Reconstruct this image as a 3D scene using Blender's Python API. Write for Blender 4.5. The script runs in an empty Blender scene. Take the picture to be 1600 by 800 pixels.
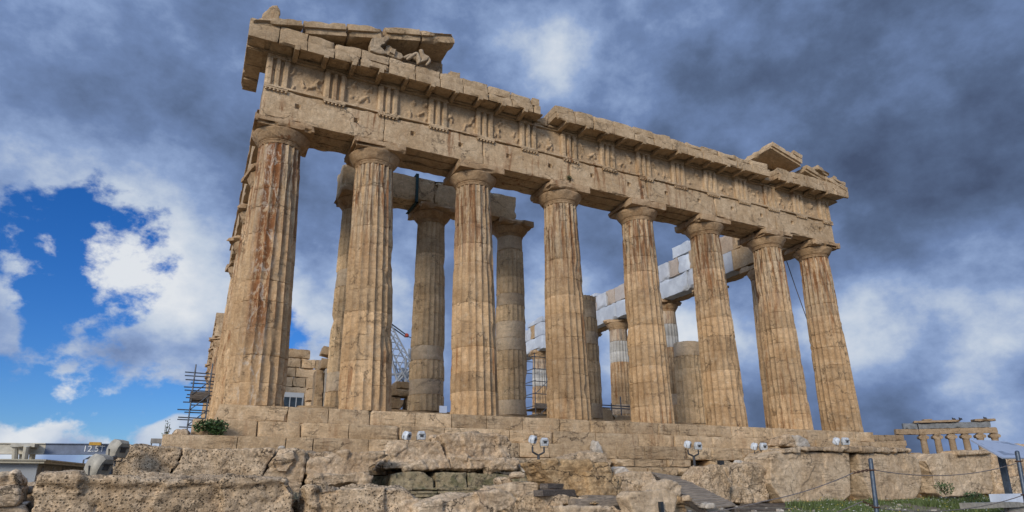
import bpy, bmesh, math, random
import numpy as np
from mathutils import Vector, Matrix, noise
random.seed(7)
S = bpy.context.scene
C = S.collection
R = math.radians
PI = math.pi

# ------------------------------------------------------------------ camera
CAM = Vector((-0.718, -22.063, -2.696)); YAW, PITCH, ROLL, FPX, PY = 0.45964, 0.30594, -0.01071, 1001.7, 50.73
FW = Vector((math.sin(YAW)*math.cos(PITCH), math.cos(YAW)*math.cos(PITCH), math.sin(PITCH)))
_r = Vector((math.cos(YAW), -math.sin(YAW), 0)); _u = _r.cross(FW)
RT = _r*math.cos(ROLL) + _u*math.sin(ROLL); UP = -_r*math.sin(ROLL) + _u*math.cos(ROLL)
cd = bpy.data.cameras.new('camera'); cam = bpy.data.objects.new('camera', cd); C.objects.link(cam)
M3 = Matrix((RT, UP, -FW)).transposed()
cam.matrix_world = Matrix.Translation(CAM) @ M3.to_4x4()
cd.sensor_fit = 'HORIZONTAL'; cd.sensor_width = 36; cd.lens = 36*FPX/1600; cd.shift_y = PY/1600
cd.clip_start = .1; cd.clip_end = 9000
S.camera = cam

def ray(u, v):
    return FW + RT*((u-800)/FPX) - UP*((v-400-PY)/FPX)
def W(u, v, Y):                     # survey: the point seen in that direction on the plane y = Y
    d = ray(u, v); return CAM + d*((Y-CAM.y)/d.y)
def WX(u, v, X):
    d = ray(u, v); return CAM + d*((X-CAM.x)/d.x)
def D(u, v, t):                     # the point at depth t
    return CAM + ray(u, v)*t

# ------------------------------------------------------------------ world and sun
SUN = Vector((-.72, -.62, .36)).normalized()
sel = math.asin(SUN.z); srot = math.atan2(SUN.x, SUN.y)
w = bpy.data.worlds.new('World'); S.world = w; w.use_nodes = True
nt = w.node_tree; nt.nodes.clear()
def N(t, **k):
    n = nt.nodes.new(t)
    for a, b in k.items(): setattr(n, a, b)
    return n
def L(a, b): nt.links.new(a, b)
def MATH(op, a, b=None, clamp=False):
    n = N('ShaderNodeMath', operation=op, use_clamp=clamp)
    for i, x in enumerate((a, b)):
        if x is None: continue
        if isinstance(x, (int, float)): n.inputs[i].default_value = x
        else: L(x, n.inputs[i])
    return n.outputs[0]
def MIX(f, a, b, blend='MIX'):
    n = N('ShaderNodeMix', data_type='RGBA', blend_type=blend)
    for i, x in ((0, f), (6, a), (7, b)):
        if isinstance(x, (int, float)): n.inputs[i].default_value = x
        elif isinstance(x, tuple): n.inputs[i].default_value = (*x, 1)
        else: L(x, n.inputs[i])
    return n.outputs[2]
def SM(x, a, b, lo=0., hi=1.):
    n = N('ShaderNodeMapRange', interpolation_type='SMOOTHSTEP')
    L(x, n.inputs[0])
    for i, q in enumerate((a, b, lo, hi)): n.inputs[1+i].default_value = q
    return n.outputs[0]
def NOISE(vec, scale, detail=6, rough=.55, dist=0., lac=2.0):
    n = N('ShaderNodeTexNoise'); L(vec, n.inputs['Vector'])
    n.inputs['Scale'].default_value = scale; n.inputs['Detail'].default_value = detail
    n.inputs['Roughness'].default_value = rough; n.inputs['Distortion'].default_value = dist
    n.inputs['Lacunarity'].default_value = lac
    return n
def VM(op, a, b):
    n = N('ShaderNodeVectorMath', operation=op)
    for i, x in enumerate((a, b)):
        if isinstance(x, tuple): n.inputs[i].default_value = x
        elif x is not None: L(x, n.inputs[i])
    return n
def SCALE(a, s):
    n = N('ShaderNodeVectorMath', operation='SCALE'); L(a, n.inputs[0]); n.inputs['Scale'].default_value = s
    return n.outputs[0]

sky = N('ShaderNodeTexSky', sky_type='NISHITA', sun_disc=False, sun_elevation=sel, sun_rotation=srot,
        altitude=150, air_density=1.0, dust_density=.4, ozone_density=2.5)
hsv = N('ShaderNodeHueSaturation'); hsv.inputs['Saturation'].default_value = 1.35; hsv.inputs['Value'].default_value = 1.0
L(sky.outputs[0], hsv.inputs['Color'])
tc = N('ShaderNodeTexCoord'); dirv = tc.outputs['Generated']
# clouds: flatten the direction so that they shrink towards the horizon
wn = NOISE(dirv, 2.6, 4, .55)
warp = SCALE(VM('SUBTRACT', wn.outputs['Color'], (.5, .5, .5)).outputs[0], .17)
dw = VM('ADD', dirv, warp).outputs[0]
def blobs(lst):
    tot = None
    for u, v, rad, amp in lst:
        d = ray(u, v).normalized()
        dist = VM('DISTANCE', dw, tuple(d)).outputs['Value']
        g = SM(dist, rad/1000*1.15, 0., 0., amp)
        tot = g if tot is None else MATH('ADD', tot, g)
    return tot
mp = N('ShaderNodeMapping'); L(dirv, mp.inputs[0]); mp.inputs['Scale'].default_value = (1, 1, 1.35)
nb = NOISE(mp.outputs[0], 3.3, 10, .55, .0)          # big billows
nf = NOISE(mp.outputs[0], 8.0, 10, .60, .0)            # small puffs
bright = blobs([(825, 92, 80, .27), (960, 125, 70, .2), (760, 70, 60, .1), (880, 80, 180, .16), (60, 340, 170, .34), (230, 330, 150, .28), (280, 450, 190, .36), (150, 440, 120, .2), (90, 600, 110, .2),
                (490, 520, 180, .34), (650, 470, 150, .34), (835, 470, 120, .25), (945, 560, 150, .42), (1060, 520, 120, .40), (1200, 540, 150, .3), (1360, 500, 110, .36), (1480, 540, 170, .30), (1580, 470, 130, .3),
                (250, 665, 110, .55), (150, 690, 60, .55), (110, 600, 70, .5), (10, 660, 70, .5), (560, 250, 240, .16), (60, 60, 200, .14), (200, 20, 300, .08),
                (1590, 680, 90, .4), (420, 60, 200, .12), (20, 490, 60, .06), (700, 240, 150, .12),
                (1250, 150, 420, -.06), (270, 220, 200, -.12), (1480, 330, 200, -.10), (1480, 620, 150, -.10), (120, 150, 150, -.04)])
bsum = MATH('ADD', MATH('ADD', bright, .30), MATH('MULTIPLY', MATH('SUBTRACT', nb.outputs['Fac'], .5), .62))
bsum = MATH('ADD', bsum, MATH('MULTIPLY', MATH('SUBTRACT', nf.outputs['Fac'], .5), 1.0))
tosun = VM('DOT_PRODUCT', dirv, tuple(SUN)).outputs['Value']
rp = N('ShaderNodeValToRGB'); L(bsum, rp.inputs[0])
els = rp.color_ramp.elements
def stops(rp, st):
    e = rp.color_ramp.elements
    while len(e) > len(st): e.remove(e[-1])
    while len(e) < len(st): e.new(.5)
    for a, (p, c) in zip(e, st): a.position = p; a.color = (*c, 1)
stops(rp, [(0., (.054, .077, .140)), (.22, (.088, .130, .230)), (.44, (.142, .210, .378)), (.60, (.24, .330, .53)), (.78, (.46, .53, .64)), (1., (.66, .69, .73))])
clear = blobs([(130, 500, 380, .20), (130, 480, 230, .16), (40, 635, 150, .26), (200, 625, 130, .22), (320, 590, 80, .12), (0, 560, 90, .16), (60, 395, 65, .22), (112, 430, 55, .22), (8, 350, 60, .20),
               (1400, 600, 230, .05), (1240, 640, 80, .10), (450, 570, 130, .10), (1150, 480, 110, .08),
               (255, 668, 70, -.45), (150, 690, 40, -.5), (125, 602, 55, -.3), (10, 660, 50, -.4), (0, 490, 55, -.55), (280, 440, 110, -.12)])
np_ = NOISE(mp.outputs[0], 7.4, 11, .60, .0)
clear = MATH('MULTIPLY', clear, .8)
csum = MATH('ADD', clear, MATH('MULTIPLY', MATH('SUBTRACT', np_.outputs['Fac'], .5), -3.1))
csum = MATH('ADD', csum, MATH('MULTIPLY', MATH('SUBTRACT', NOISE(mp.outputs[0], 15., 9, .62).outputs['Fac'], .5), -1.1))
csum = MATH('ADD', csum, MATH('MULTIPLY', MATH('SUBTRACT', nb.outputs['Fac'], .5), -.9))
cmask = SM(MATH('MULTIPLY', csum, SM(clear, .0, .16)), .12, .50)
skyc = MIX(1., hsv.outputs[0], (.050, .070, .110), 'MULTIPLY')
col = MIX(cmask, rp.outputs[0], skyc)
gain = SM(tosun, -.25, .95, 1., 4.6)
vm = N('ShaderNodeVectorMath', operation='SCALE'); L(col, vm.inputs[0]); L(gain, vm.inputs['Scale'])
bg = N('ShaderNodeBackground'); warmth = MIX(SM(tosun, -.1, .8), (1, 1, 1), (1.08, 1., .86)); L(MIX(1., vm.outputs[0], warmth, 'MULTIPLY'), bg.inputs[0]); bg.inputs[1].default_value = .86
wo = N('ShaderNodeOutputWorld'); L(bg.outputs[0], wo.inputs[0])

sd = bpy.data.lights.new('sun', 'SUN'); sd.energy = 1.9; sd.angle = R(16); sd.color = (1, .93, .82)
so = bpy.data.objects.new('sun', sd); C.objects.link(so); so.rotation_euler = (-SUN).to_track_quat('-Z', 'Y').to_euler()
S.view_settings.view_transform = 'Standard'; S.view_settings.look = 'None'
S.view_settings.exposure = 0.38; S.view_settings.gamma = 1; S.view_settings.use_curve_mapping = False
S.render.engine = 'CYCLES'
S.cycles.max_bounces = 5; S.cycles.diffuse_bounces = 2

# ------------------------------------------------------------------ materials
def newmat(name):
    global nt
    m = bpy.data.materials.new(name); m.use_nodes = True; nt = m.node_tree; nt.nodes.clear()
    b = N('ShaderNodeBsdfPrincipled'); o = N('ShaderNodeOutputMaterial'); L(b.outputs[0], o.inputs[0])
    return m, b
def ATTR(name):
    n = N('ShaderNodeAttribute', attribute_type='GEOMETRY', attribute_name=name); return n.outputs['Fac']
def BUMP(h, dist, strength=1., prev=None):
    n = N('ShaderNodeBump'); L(h, n.inputs['Height']); n.inputs['Distance'].default_value = dist; n.inputs['Strength'].default_value = strength
    if prev is not None: L(prev, n.inputs['Normal'])
    return n.outputs[0]
def MAPV(vec, sc, rot=(0, 0, 0), loc=(0, 0, 0)):
    n = N('ShaderNodeMapping'); L(vec, n.inputs[0]); n.inputs['Scale'].default_value = sc; n.inputs['Rotation'].default_value = rot; n.inputs['Location'].default_value = loc
    return n.outputs[0]

def stone(name, c1, c2, rust=.3, dark=.3, pale=.25, strata=.3, pits=0., moss=0., crack=.6, streak=1., rough=.85, bump=1., toprust=0., freshc=((.42, .39, .34), (.56, .53, .48)), grain=.42, pitscale=17., pitlo=.38):
    m, b = newmat(name)
    pos = N('ShaderNodeNewGeometry').outputs['Position']
    n1 = NOISE(pos, .75, 10, .66, .6).outputs['Fac']
    col = MIX(SM(n1, .33, .68), c1, c2)
    # bedding of the marble, tilted lines
    st = NOISE(MAPV(pos, (.5, .5, 7.), (R(6), R(4), 0)), 1.6, 7, .62, .4).outputs['Fac']
    col = MIX(MATH('MULTIPLY', SM(st, .5, .72), strata), col, tuple(x*.62 for x in c1))
    vl = MATH('ABSOLUTE', MATH('SUBTRACT', NOISE(MAPV(pos, (.45, .45, 5.), (R(-8), R(5), 0)), 1.5, 5, .6, .8).outputs['Fac'], .5))
    vmk = MATH('MULTIPLY', SM(vl, .022, .004), SM(NOISE(pos, .9, 4, .6).outputs['Fac'], .50, .60))
    col = MIX(MATH('MULTIPLY', vmk, min(1., strata*1.3)), col, tuple(x*.30 for x in c1))
    # pale patches where the skin is gone
    n2 = NOISE(pos, 1.9, 9, .7, 1.2).outputs['Fac']
    col = MIX(MATH('MULTIPLY', SM(n2, .56, .64), pale), col, (.53, .44, .32))
    # rusty streaks running down
    sv = NOISE(MAPV(pos, (3.2, 3.2, .34)), 1., 9, .7, .5).outputs['Fac']
    area = NOISE(pos, .33, 3, .5).outputs['Fac']
    rm = MATH('MULTIPLY', SM(sv, .52, .64), SM(area, .42, .60))
    if toprust:
        sx = N('ShaderNodeSeparateXYZ'); L(pos, sx.inputs[0])
        # water stains below the capitals: flaked white skin and rust brown runs
        up_ = SM(sx.outputs[2], 4.2, 8.8)
        s2 = NOISE(MAPV(pos, (5.5, 5.5, .55)), 1., 8, .72, .6).outputs['Fac']
        col = MIX(MATH('MULTIPLY', MATH('MULTIPLY', SM(s2, .45, .53), up_), .75), col, (.50, .42, .31))
        s3 = NOISE(MAPV(pos, (4.2, 4.2, .42), (0, 0, 0), (7, 3, 1)), 1., 8, .72, .6).outputs['Fac']
        col = MIX(MATH('MULTIPLY', MATH('MULTIPLY', SM(s3, .485, .56), up_), .8), col, (.20, .08, .024))
        s4 = NOISE(MAPV(pos, (6., 6., .3), (0, 0, 0), (2, 9, 4)), 1., 7, .7, .4).outputs['Fac']
        col = MIX(MATH('MULTIPLY', MATH('MULTIPLY', SM(s4, .54, .61), up_), .7), col, (.06, .04, .025))
        # the broad rusty band down the front of the corner column
        bx = MATH('ABSOLUTE', MATH('SUBTRACT', sx.outputs[0], .80)); band = MATH('MULTIPLY', SM(bx, .44, .14), SM(sx.outputs[1], .8, .5))
        band = MATH('MULTIPLY', band, SM(sx.outputs[2], 1.6, 3.2))
        bn = NOISE(MAPV(pos, (5., 5., 1.6)), 1., 10, .78, .8).outputs['Fac']
        col = MIX(MATH('MULTIPLY', MATH('MULTIPLY', band, SM(bn, .42, .50)), .9), col, (.20, .075, .022))
        bn2 = NOISE(MAPV(pos, (4., 4., 1.8), (0, 0, 0), (3, 3, 3)), 1., 9, .75, .8).outputs['Fac']
        col = MIX(MATH('MULTIPLY', MATH('MULTIPLY', SM(bx, .5, .15), MATH('MULTIPLY', SM(sx.outputs[1], .8, .5), SM(bn2, .52, .58))), .7), col, (.52, .47, .40))
    col = MIX(MATH('MULTIPLY', rm, rust), col, (.21, .085, .026))
    # grey and black lichen
    nd = NOISE(pos, 1.15, 12, .74, .8).outputs['Fac']
    dm = MATH('MULTIPLY', SM(nd, .60, .70), dark)
    col = MIX(dm, col, (.055, .05, .045))
    nd2 = NOISE(pos, 9., 8, .75, .3).outputs['Fac']
    col = MIX(MATH('MULTIPLY', SM(nd2, .60, .74), dark*.8), col, (.07, .062, .052))
    # fine grain
    fg = NOISE(pos, 19., 6, .75).outputs['Fac']
    col = MIX(1., col, MIX(SM(fg, .34, .66), tuple(1-x*grain for x in (.36, .38, .41)), tuple(1+x*grain for x in (.24, .22, .2))), 'MULTIPLY')
    mg = NOISE(pos, 5.5, 7, .7, .5).outputs['Fac']
    col = MIX(1., col, MIX(SM(mg, .36, .64), tuple(1-x*(grain*.7+.3) for x in (.26, .29, .33)), tuple(1+x*(grain*.7+.3) for x in (.16, .15, .13))), 'MULTIPLY')
    if moss:
        nm = NOISE(pos, 2.6, 8, .7, .4).outputs['Fac']
        col = MIX(MATH('MULTIPLY', SM(nm, .46, .62), moss), col, (.085, .10, .045))
        nm2 = NOISE(pos, 7., 8, .75).outputs['Fac']
        col = MIX(MATH('MULTIPLY', SM(nm2, .5, .62), moss), col, (.05, .052, .048))
    # cracks
    dist = SCALE(VM('SUBTRACT', NOISE(pos, 2.2, 6, .65).outputs['Color'], (.5, .5, .5)).outputs[0], .9)
    vo = N('ShaderNodeTexVoronoi', feature='DISTANCE_TO_EDGE'); L(VM('ADD', MAPV(pos, (.8, .8, 1.3)), dist).outputs[0], vo.inputs['Vector']); vo.inputs['Scale'].default_value = .85
    cm = NOISE(pos, .8, 3, .5, 0.).outputs['Fac']
    ck = MATH('MULTIPLY', MATH('MULTIPLY', SM(vo.outputs['Distance'], .016, .002), SM(cm, .47, .56)), crack)
    col = MIX(ck, col, (.035, .026, .018))
    # restored new marble (face attribute) and block-by-block tone
    nw = ATTR('fresh')
    ng = NOISE(pos, 1.4, 8, .6).outputs['Fac']
    newc = MIX(SM(ng, .35, .7), *freshc)
    newc = MIX(1., newc, (1., 1.075, 1.175), 'MULTIPLY')
    newc = MIX(SM(fg, .3, .72), newc, MIX(1., newc, (1.1, 1.1, 1.1), 'MULTIPLY'))
    col = MIX(nw, col, newc)
    tn = N('ShaderNodeCombineColor'); t = ATTR('tone')
    for i, k in enumerate((1.0, .93, .85)): L(MATH('MULTIPLY', t, k), tn.inputs[i])
    col = MIX(1., col, tn.outputs[0], 'MULTIPLY')
    L(col, b.inputs['Base Color']); b.inputs['Roughness'].default_value = rough; b.inputs['Specular IOR Level'].default_value = .25
    h = BUMP(n2, .05*bump, .8)
    h = BUMP(NOISE(pos, 7., 9, .72, .4).outputs['Fac'], .045*bump, .9, h)
    h = BUMP(st, .03*bump, strata, h)
    h = BUMP(MATH('MULTIPLY', vmk, -1.), .04, min(1., strata*1.3), h)
    h = BUMP(MATH('MULTIPLY', ck, -1.), .03, .8, h)
    if pits:
        pv = N('ShaderNodeTexVoronoi', feature='F1'); L(VM('ADD', MAPV(pos, (1, 1, 1.25)), SCALE(dist, .08)).outputs[0], pv.inputs['Vector']); pv.inputs['Scale'].default_value = pitscale
        pm = MATH('MULTIPLY', SM(pv.outputs['Distance'], .36, .08), SM(NOISE(pos, 1.2, 4, .6).outputs['Fac'], pitlo, pitlo+.12))
        col2 = MIX(MATH('MULTIPLY', pm, .40*pits), col, (.12, .08, .045)); L(col2, b.inputs['Base Color'])
        h = BUMP(MATH('MULTIPLY', pm, -1.), .07, pits, h)
    h = BUMP(fg, .012*bump, .7, h)
    L(h, b.inputs['Normal'])
    return m

MS = {}
MS['column'] = stone('weathered column marble', (.42, .285, .158), (.55, .405, .25), rust=.75, dark=.40, pale=.5, strata=.25, crack=.6, toprust=1.)
MS['capital'] = stone('stained capital marble', (.38, .26, .15), (.50, .375, .245), rust=.8, dark=.68, pale=.45, strata=.1, crack=.5)
MS['beam'] = stone('weathered beam marble', (.46, .335, .205), (.60, .475, .325), rust=.85, dark=.40, pale=.5, strata=.2, crack=.6, pits=.35, pitscale=15., pitlo=.56)
MS['cornice'] = stone('blackened cornice marble', (.42, .31, .19), (.55, .43, .29), rust=.4, dark=.62, pale=.3, strata=.2, crack=.5)
MS['relief'] = stone('carved panel marble', (.46, .34, .215), (.55, .43, .29), rust=.2, dark=.28, pale=.25, strata=.05, crack=.3)
MS['step'] = stone('worn step marble', (.48, .35, .21), (.62, .485, .325), rust=.35, dark=.36, pale=.42, strata=.42, crack=.6)
MS['inner'] = stone('inner wall marble', (.46, .33, .195), (.58, .45, .30), rust=.3, dark=.35, pale=.2, strata=.2, crack=.6)
MS['white'] = stone('restored white marble', (.42, .29, .16), (.48, .36, .23), rust=.1, dark=.1, pale=.6, strata=.1, crack=.2, freshc=((.41, .43, .46), (.54, .56, .58)))
MS['rock'] = stone('rough fallen marble', (.49, .37, .245), (.63, .52, .385), rust=.22, dark=.45, pale=.55, strata=.4, crack=.9, bump=1.0, grain=0.8)
MS['pitted'] = stone('pitted fallen marble', (.50, .38, .25), (.63, .515, .375), rust=.22, dark=.36, pale=.45, strata=.35, pits=1., crack=.8, bump=1.0, grain=0.9)
MS['brown'] = stone('brown fallen limestone', (.45, .31, .165), (.58, .44, .27), rust=.35, dark=.35, pale=.25, strata=.8, crack=.9, bump=1.3, grain=0.8)
MS['smooth'] = stone('streaked marble slab', (.49, .375, .25), (.61, .50, .365), rust=.12, dark=.38, pale=.35, strata=.40, crack=.6, bump=.8, grain=.5)
MS['mossy'] = stone('mossy poros courses', (.33, .275, .17), (.45, .385, .26), rust=.05, dark=.45, pale=.35, strata=.2, moss=.7, crack=.5, bump=1.4)
MS['pale'] = stone('pale broken marble', (.50, .46, .40), (.62, .60, .56), rust=.0, dark=.15, pale=.4, strata=.1, crack=.2)
MS['porch'] = stone('repaired porch marble lightened for shade', (.52, .385, .235), (.65, .52, .35), rust=.3, dark=.35, pale=.5, strata=.3, crack=.7)  # repaired stone, base colour lightened to offset shade from the front columns
MS['figure'] = stone('grey sculpture marble', (.36, .28, .19), (.45, .37, .27), rust=.05, dark=.3, pale=.3, strata=.0, crack=.1)

def plain(name, c, rough=.6, metal=0., var=.25, scale=8.):
    m, b = newmat(name)
    pos = N('ShaderNodeNewGeometry').outputs['Position']
    n1 = NOISE(pos, scale, 7, .65).outputs['Fac']
    L(MIX(SM(n1, .3, .7), tuple(x*(1-var) for x in c), tuple(min(1, x*(1+var)) for x in c)), b.inputs['Base Color'])
    b.inputs['Roughness'].default_value = rough; b.inputs['Metallic'].default_value = metal
    L(BUMP(n1, .004, .5), b.inputs['Normal'])
    return m
def woodmat(name, c):
    m, b = newmat(name)
    pos = N('ShaderNodeNewGeometry').outputs['Position']
    n1 = NOISE(MAPV(pos, (2, 16, 16)), 1.5, 7, .65, .5).outputs['Fac']
    n2 = NOISE(pos, 2.5, 5, .6).outputs['Fac']
    k = MIX(SM(n1, .35, .68), tuple(x*.5 for x in c), tuple(x*1.25 for x in c))
    k = MIX(MATH('MULTIPLY', SM(n2, .5, .65), .5), k, tuple(x*.55 for x in c))
    L(k, b.inputs['Base Color']); b.inputs['Roughness'].default_value = .85
    L(BUMP(n1, .012, .9), b.inputs['Normal'])
    return m
MS['wood'] = woodmat('weathered timber', (.30, .235, .17))
MS['darkwood'] = woodmat('dark timber', (.13, .10, .075))
MS['steel'] = plain('painted post steel', (.075, .095, .12), .45, .4, .25, 14)
MS['tube'] = plain('scaffold tube', (.10, .105, .115), .5, .5, .4, 6)
MS['rust'] = plain('rusty chain', (.10, .05, .03), .8, .3, .4, 30)
MS['wire'] = plain('grey rope', (.13, .11, .10), .8, 0, .3, 30)
MS['lampwhite'] = plain('white enamel', (.47, .48, .48), .45, 0, .3, 14)
MS['lampdark'] = plain('dark lamp bracket', (.06, .06, .06), .5, .3, .3, 9)
MS['lampcream'] = plain('cream lamp housing', (.33, .29, .22), .5, 0, .2, 9)
MS['gantry'] = plain('blue grey painted beam', (.12, .145, .20), .5, .2, .15, 3)
MS['cream'] = plain('cream paint', (.50, .45, .35), .6, 0, .15, 3)
MS['yellow'] = plain('yellow paint', (.55, .30, .03), .5, 0, .2, 8)
MS['letter'] = plain('white lettering', (.7, .7, .68), .6, 0, .05, 8)
MS['wallwhite'] = plain('white hut wall', (.34, .35, .35), .6, 0, .08, 2)
MS['wallgrey'] = plain('grey cladding', (.22, .20, .17), .7, 0, .3, 5)
MS['roof'] = plain('hut roof sheet', (.40, .35, .25), .6, 0, .2, 3)
MS['glass'] = plain('dark window glass', (.03, .045, .06), .08, 0, .3, 2)
MS['glass'].node_tree.nodes['Principled BSDF'].inputs['Specular IOR Level'].default_value = .8
MS['crane'] = plain('pale crane paint', (.26, .27, .28), .5, .1, .15, 6)
MS['red'] = plain('red hook block', (.42, .06, .02), .5, 0, .2, 8)
MS['blue'] = plain('blue lifting strap', (.02, .055, .06), .8, 0, .3, 20)
MS['board'] = plain('pale information board', (.40, .44, .52), .35, 0, .05, 4)
MS['print1'] = plain('dark print', (.07, .075, .09), .35, 0, .6, 9)
MS['print2'] = plain('grey print', (.22, .25, .31), .35, 0, .4, 12)
MS['boxwhite'] = plain('whitewashed block', (.60, .63, .68), .6, 0, .08, 4)
MS['concrete'] = plain('rough concrete', (.28, .25, .20), .9, 0, .25, 10)
MS['bird'] = plain('dark feathers', (.03, .03, .035), .7, 0, .3, 30)
MS['plate'] = plain('dark metal plate', (.045, .05, .055), .5, .5, .3, 10)
MS['bark'] = plain('dry stems', (.12, .085, .05), .9, 0, .3, 20)
def leafmat(name, c):
    m, b = newmat(name)
    rnd = N('ShaderNodeNewGeometry').outputs['Random Per Island']
    L(MIX(rnd, tuple(x*.55 for x in c), tuple(x*1.5 for x in c)), b.inputs['Base Color'])
    b.inputs['Roughness'].default_value = .6
    return m
MS['leaf'] = leafmat('bush leaves', (.055, .095, .022))
MS['grass'] = leafmat('grass blades', (.085, .115, .028))
MS['petal'] = leafmat('white petals', (.55, .53, .45))
MS['ypetal'] = leafmat('yellow petals', (.50, .36, .03))
def groundmat():
    m, b = newmat('dusty ground')
    pos = N('ShaderNodeNewGeometry').outputs['Position']
    n1 = NOISE(pos, .5, 9, .65).outputs['Fac']; n2 = NOISE(pos, 7., 8, .7).outputs['Fac']
    k = MIX(SM(n1, .35, .65), (.17, .13, .085), (.26, .21, .145))
    k = MIX(MATH('MULTIPLY', SM(n2, .5, .66), .6), k, (.06, .075, .03))
    L(k, b.inputs['Base Color']); b.inputs['Roughness'].default_value = .95
    L(BUMP(n2, .06, .9), b.inputs['Normal'])
    return m
MS['ground'] = groundmat()

# ------------------------------------------------------------------ helpers
class MB:
    def __init__(s): s.v = []; s.f = []; s.t = []; s.n = []; s.mi = []
    def face(s, idx, tone=1., fresh=0.): s.f.append(idx); s.t.append(tone); s.n.append(fresh)
    def add(s, vs, fs, tone=1., fresh=0.):
        o = len(s.v); s.v += [tuple(p) for p in vs]
        for f in fs: s.face([o+i for i in f], tone, fresh)
    def box(s, x0, x1, y0, y1, z0, z1, tone=1., fresh=0., T=None):
        vs = [Vector((x, y, z)) for x in (x0, x1) for y in (y0, y1) for z in (z0, z1)]
        if T is not None: vs = [T @ p for p in vs]
        s.add(vs, [(0, 1, 3, 2), (4, 6, 7, 5), (0, 4, 5, 1), (2, 3, 7, 6), (0, 2, 6, 4), (1, 5, 7, 3)], tone, fresh)
    def tube(s, a, b, r, n=6, r2=None, tone=1.):
        a = Vector(a); b = Vector(b); d = (b-a).normalized()
        x = d.orthogonal().normalized(); y = d.cross(x); r2 = r if r2 is None else r2
        vs = []
        for p, q in ((a, r), (b, r2)):
            for i in range(n):
                t = 2*PI*i/n; vs.append(p + x*q*math.cos(t) + y*q*math.sin(t))
        fs = [(i, (i+1) % n, n+(i+1) % n, n+i) for i in range(n)] + [tuple(range(n))[::-1], tuple(range(n, 2*n))]
        s.add(vs, fs, tone)
    def path(s, pts, r, n=6):
        for a, b in zip(pts, pts[1:]): s.tube(a, b, r, n)
    def lathe(s, prof, n=40, axis=Vector((0, 0, 0)), fn=None, tone=1., fresh=0.):
        o = len(s.v); 
        for (r, z) in prof:
            for i in range(n):
                t = 2*PI*i/n; rr = r if fn is None else fn(r, z, t)
                s.v.append((axis.x+rr*math.cos(t), axis.y+rr*math.sin(t), axis.z+z))
        for k in range(len(prof)-1):
            for i in range(n):
                j = (i+1) % n; s.face([o+k*n+i, o+k*n+j, o+(k+1)*n+j, o+(k+1)*n+i], tone, fresh)
        s.face([o+i for i in range(n)][::-1], tone, fresh); s.face([o+(len(prof)-1)*n+i for i in range(n)], tone, fresh)
    def prism(s, pts, d, tone=1., fresh=0.):      # polygon (3-D points) pushed along vector d
        n = len(pts); d = Vector(d)
        vs = [Vector(p) for p in pts] + [Vector(p)+d for p in pts]
        s.add(vs, [tuple(range(n)), tuple(range(n, 2*n))[::-1]] + [(i, n+i, n+(i+1) % n, (i+1) % n) for i in range(n)], tone, fresh)
    def rough(s, x0, x1, y0, y1, z0, z1, cell=.16, amp=.012, chip=.06, tone=1., fresh=0., T=None, freq=1.6):
        sd = Vector((random.uniform(0, 90), random.uniform(0, 90), random.uniform(0, 90)))
        nx, ny, nz = [max(1, min(60, round((b-a)/cell))) for a, b in ((x0, x1), (y0, y1), (z0, z1))]
        idx = {}; o = len(s.v)
        def vert(i, j, k):
            q = (i, j, k)
            if q in idx: return idx[q]
            p = Vector((x0+(x1-x0)*i/nx, y0+(y1-y0)*j/ny, z0+(z1-z0)*k/nz))
            nrm = Vector(((i == nx)-(i == 0), (j == ny)-(j == 0), (k == nz)-(k == 0)))
            m = sum(1 for c in nrm if c)
            off = Vector((0, 0, 0))
            a = noise.noise(p*freq+sd); b2 = noise.noise(p*freq*4.1+sd)
            off += nrm*(-abs(a)*amp - abs(b2)*amp*.6)
            if m >= 2:
                c = max(0., noise.noise(p*1.1+sd*1.3)-.08)*2. + max(0., noise.noise(p*3.7+sd*.7)-.1)*.8
                off -= nrm*(c*chip + .006)
            p = p+off
            if T is not None: p = T @ p
            idx[q] = len(s.v); s.v.append(tuple(p)); return idx[q]
        def quad(a, b, c, d): s.face([a, b, c, d], tone, fresh)
        for i in range(nx):
            for k in range(nz):
                quad(vert(i, 0, k), vert(i+1, 0, k), vert(i+1, 0, k+1), vert(i, 0, k+1))
                quad(vert(i+1, ny, k), vert(i, ny, k), vert(i, ny, k+1), vert(i+1, ny, k+1))
        for j in range(ny):
            for k in range(nz):
                quad(vert(0, j+1, k), vert(0, j, k), vert(0, j, k+1), vert(0, j+1, k+1))
                quad(vert(nx, j, k), vert(nx, j+1, k), vert(nx, j+1, k+1), vert(nx, j, k+1))
        for i in range(nx):
            for j in range(ny):
                quad(vert(i, j, nz), vert(i+1, j, nz), vert(i+1, j+1, nz), vert(i, j+1, nz))
                quad(vert(i, j+1, 0), vert(i+1, j+1, 0), vert(i+1, j, 0), vert(i, j, 0))
    def build(s, name, mat, parent=None, smooth=None, origin=None):
        me = bpy.data.meshes.new(name)
        vs = s.v
        if origin is not None: vs = [(a-origin[0], b-origin[1], c-origin[2]) for a, b, c in vs]
        me.from_pydata(vs, [], s.f); me.update()
        for nm, arr in (('tone', s.t), ('fresh', s.n)):
            at = me.attributes.new(nm, 'FLOAT', 'FACE'); at.data.foreach_set('value', arr)
        if smooth is not None:
            me.polygons.foreach_set('use_smooth', [True]*len(me.polygons)); me.set_sharp_from_angle(angle=R(smooth))
        me.materials.append(MS[mat] if isinstance(mat, str) else mat)
        o = bpy.data.objects.new(name, me); C.objects.link(o)
        if origin is not None: o.location = origin
        if parent is not None: o.parent = parent
        return o
def tag(o, label=None, cat=None, group=None, kind=None):
    if label: o['label'] = label
    if cat: o['category'] = cat
    if group: o['group'] = group
    if kind: o['kind'] = kind
    return o
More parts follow.
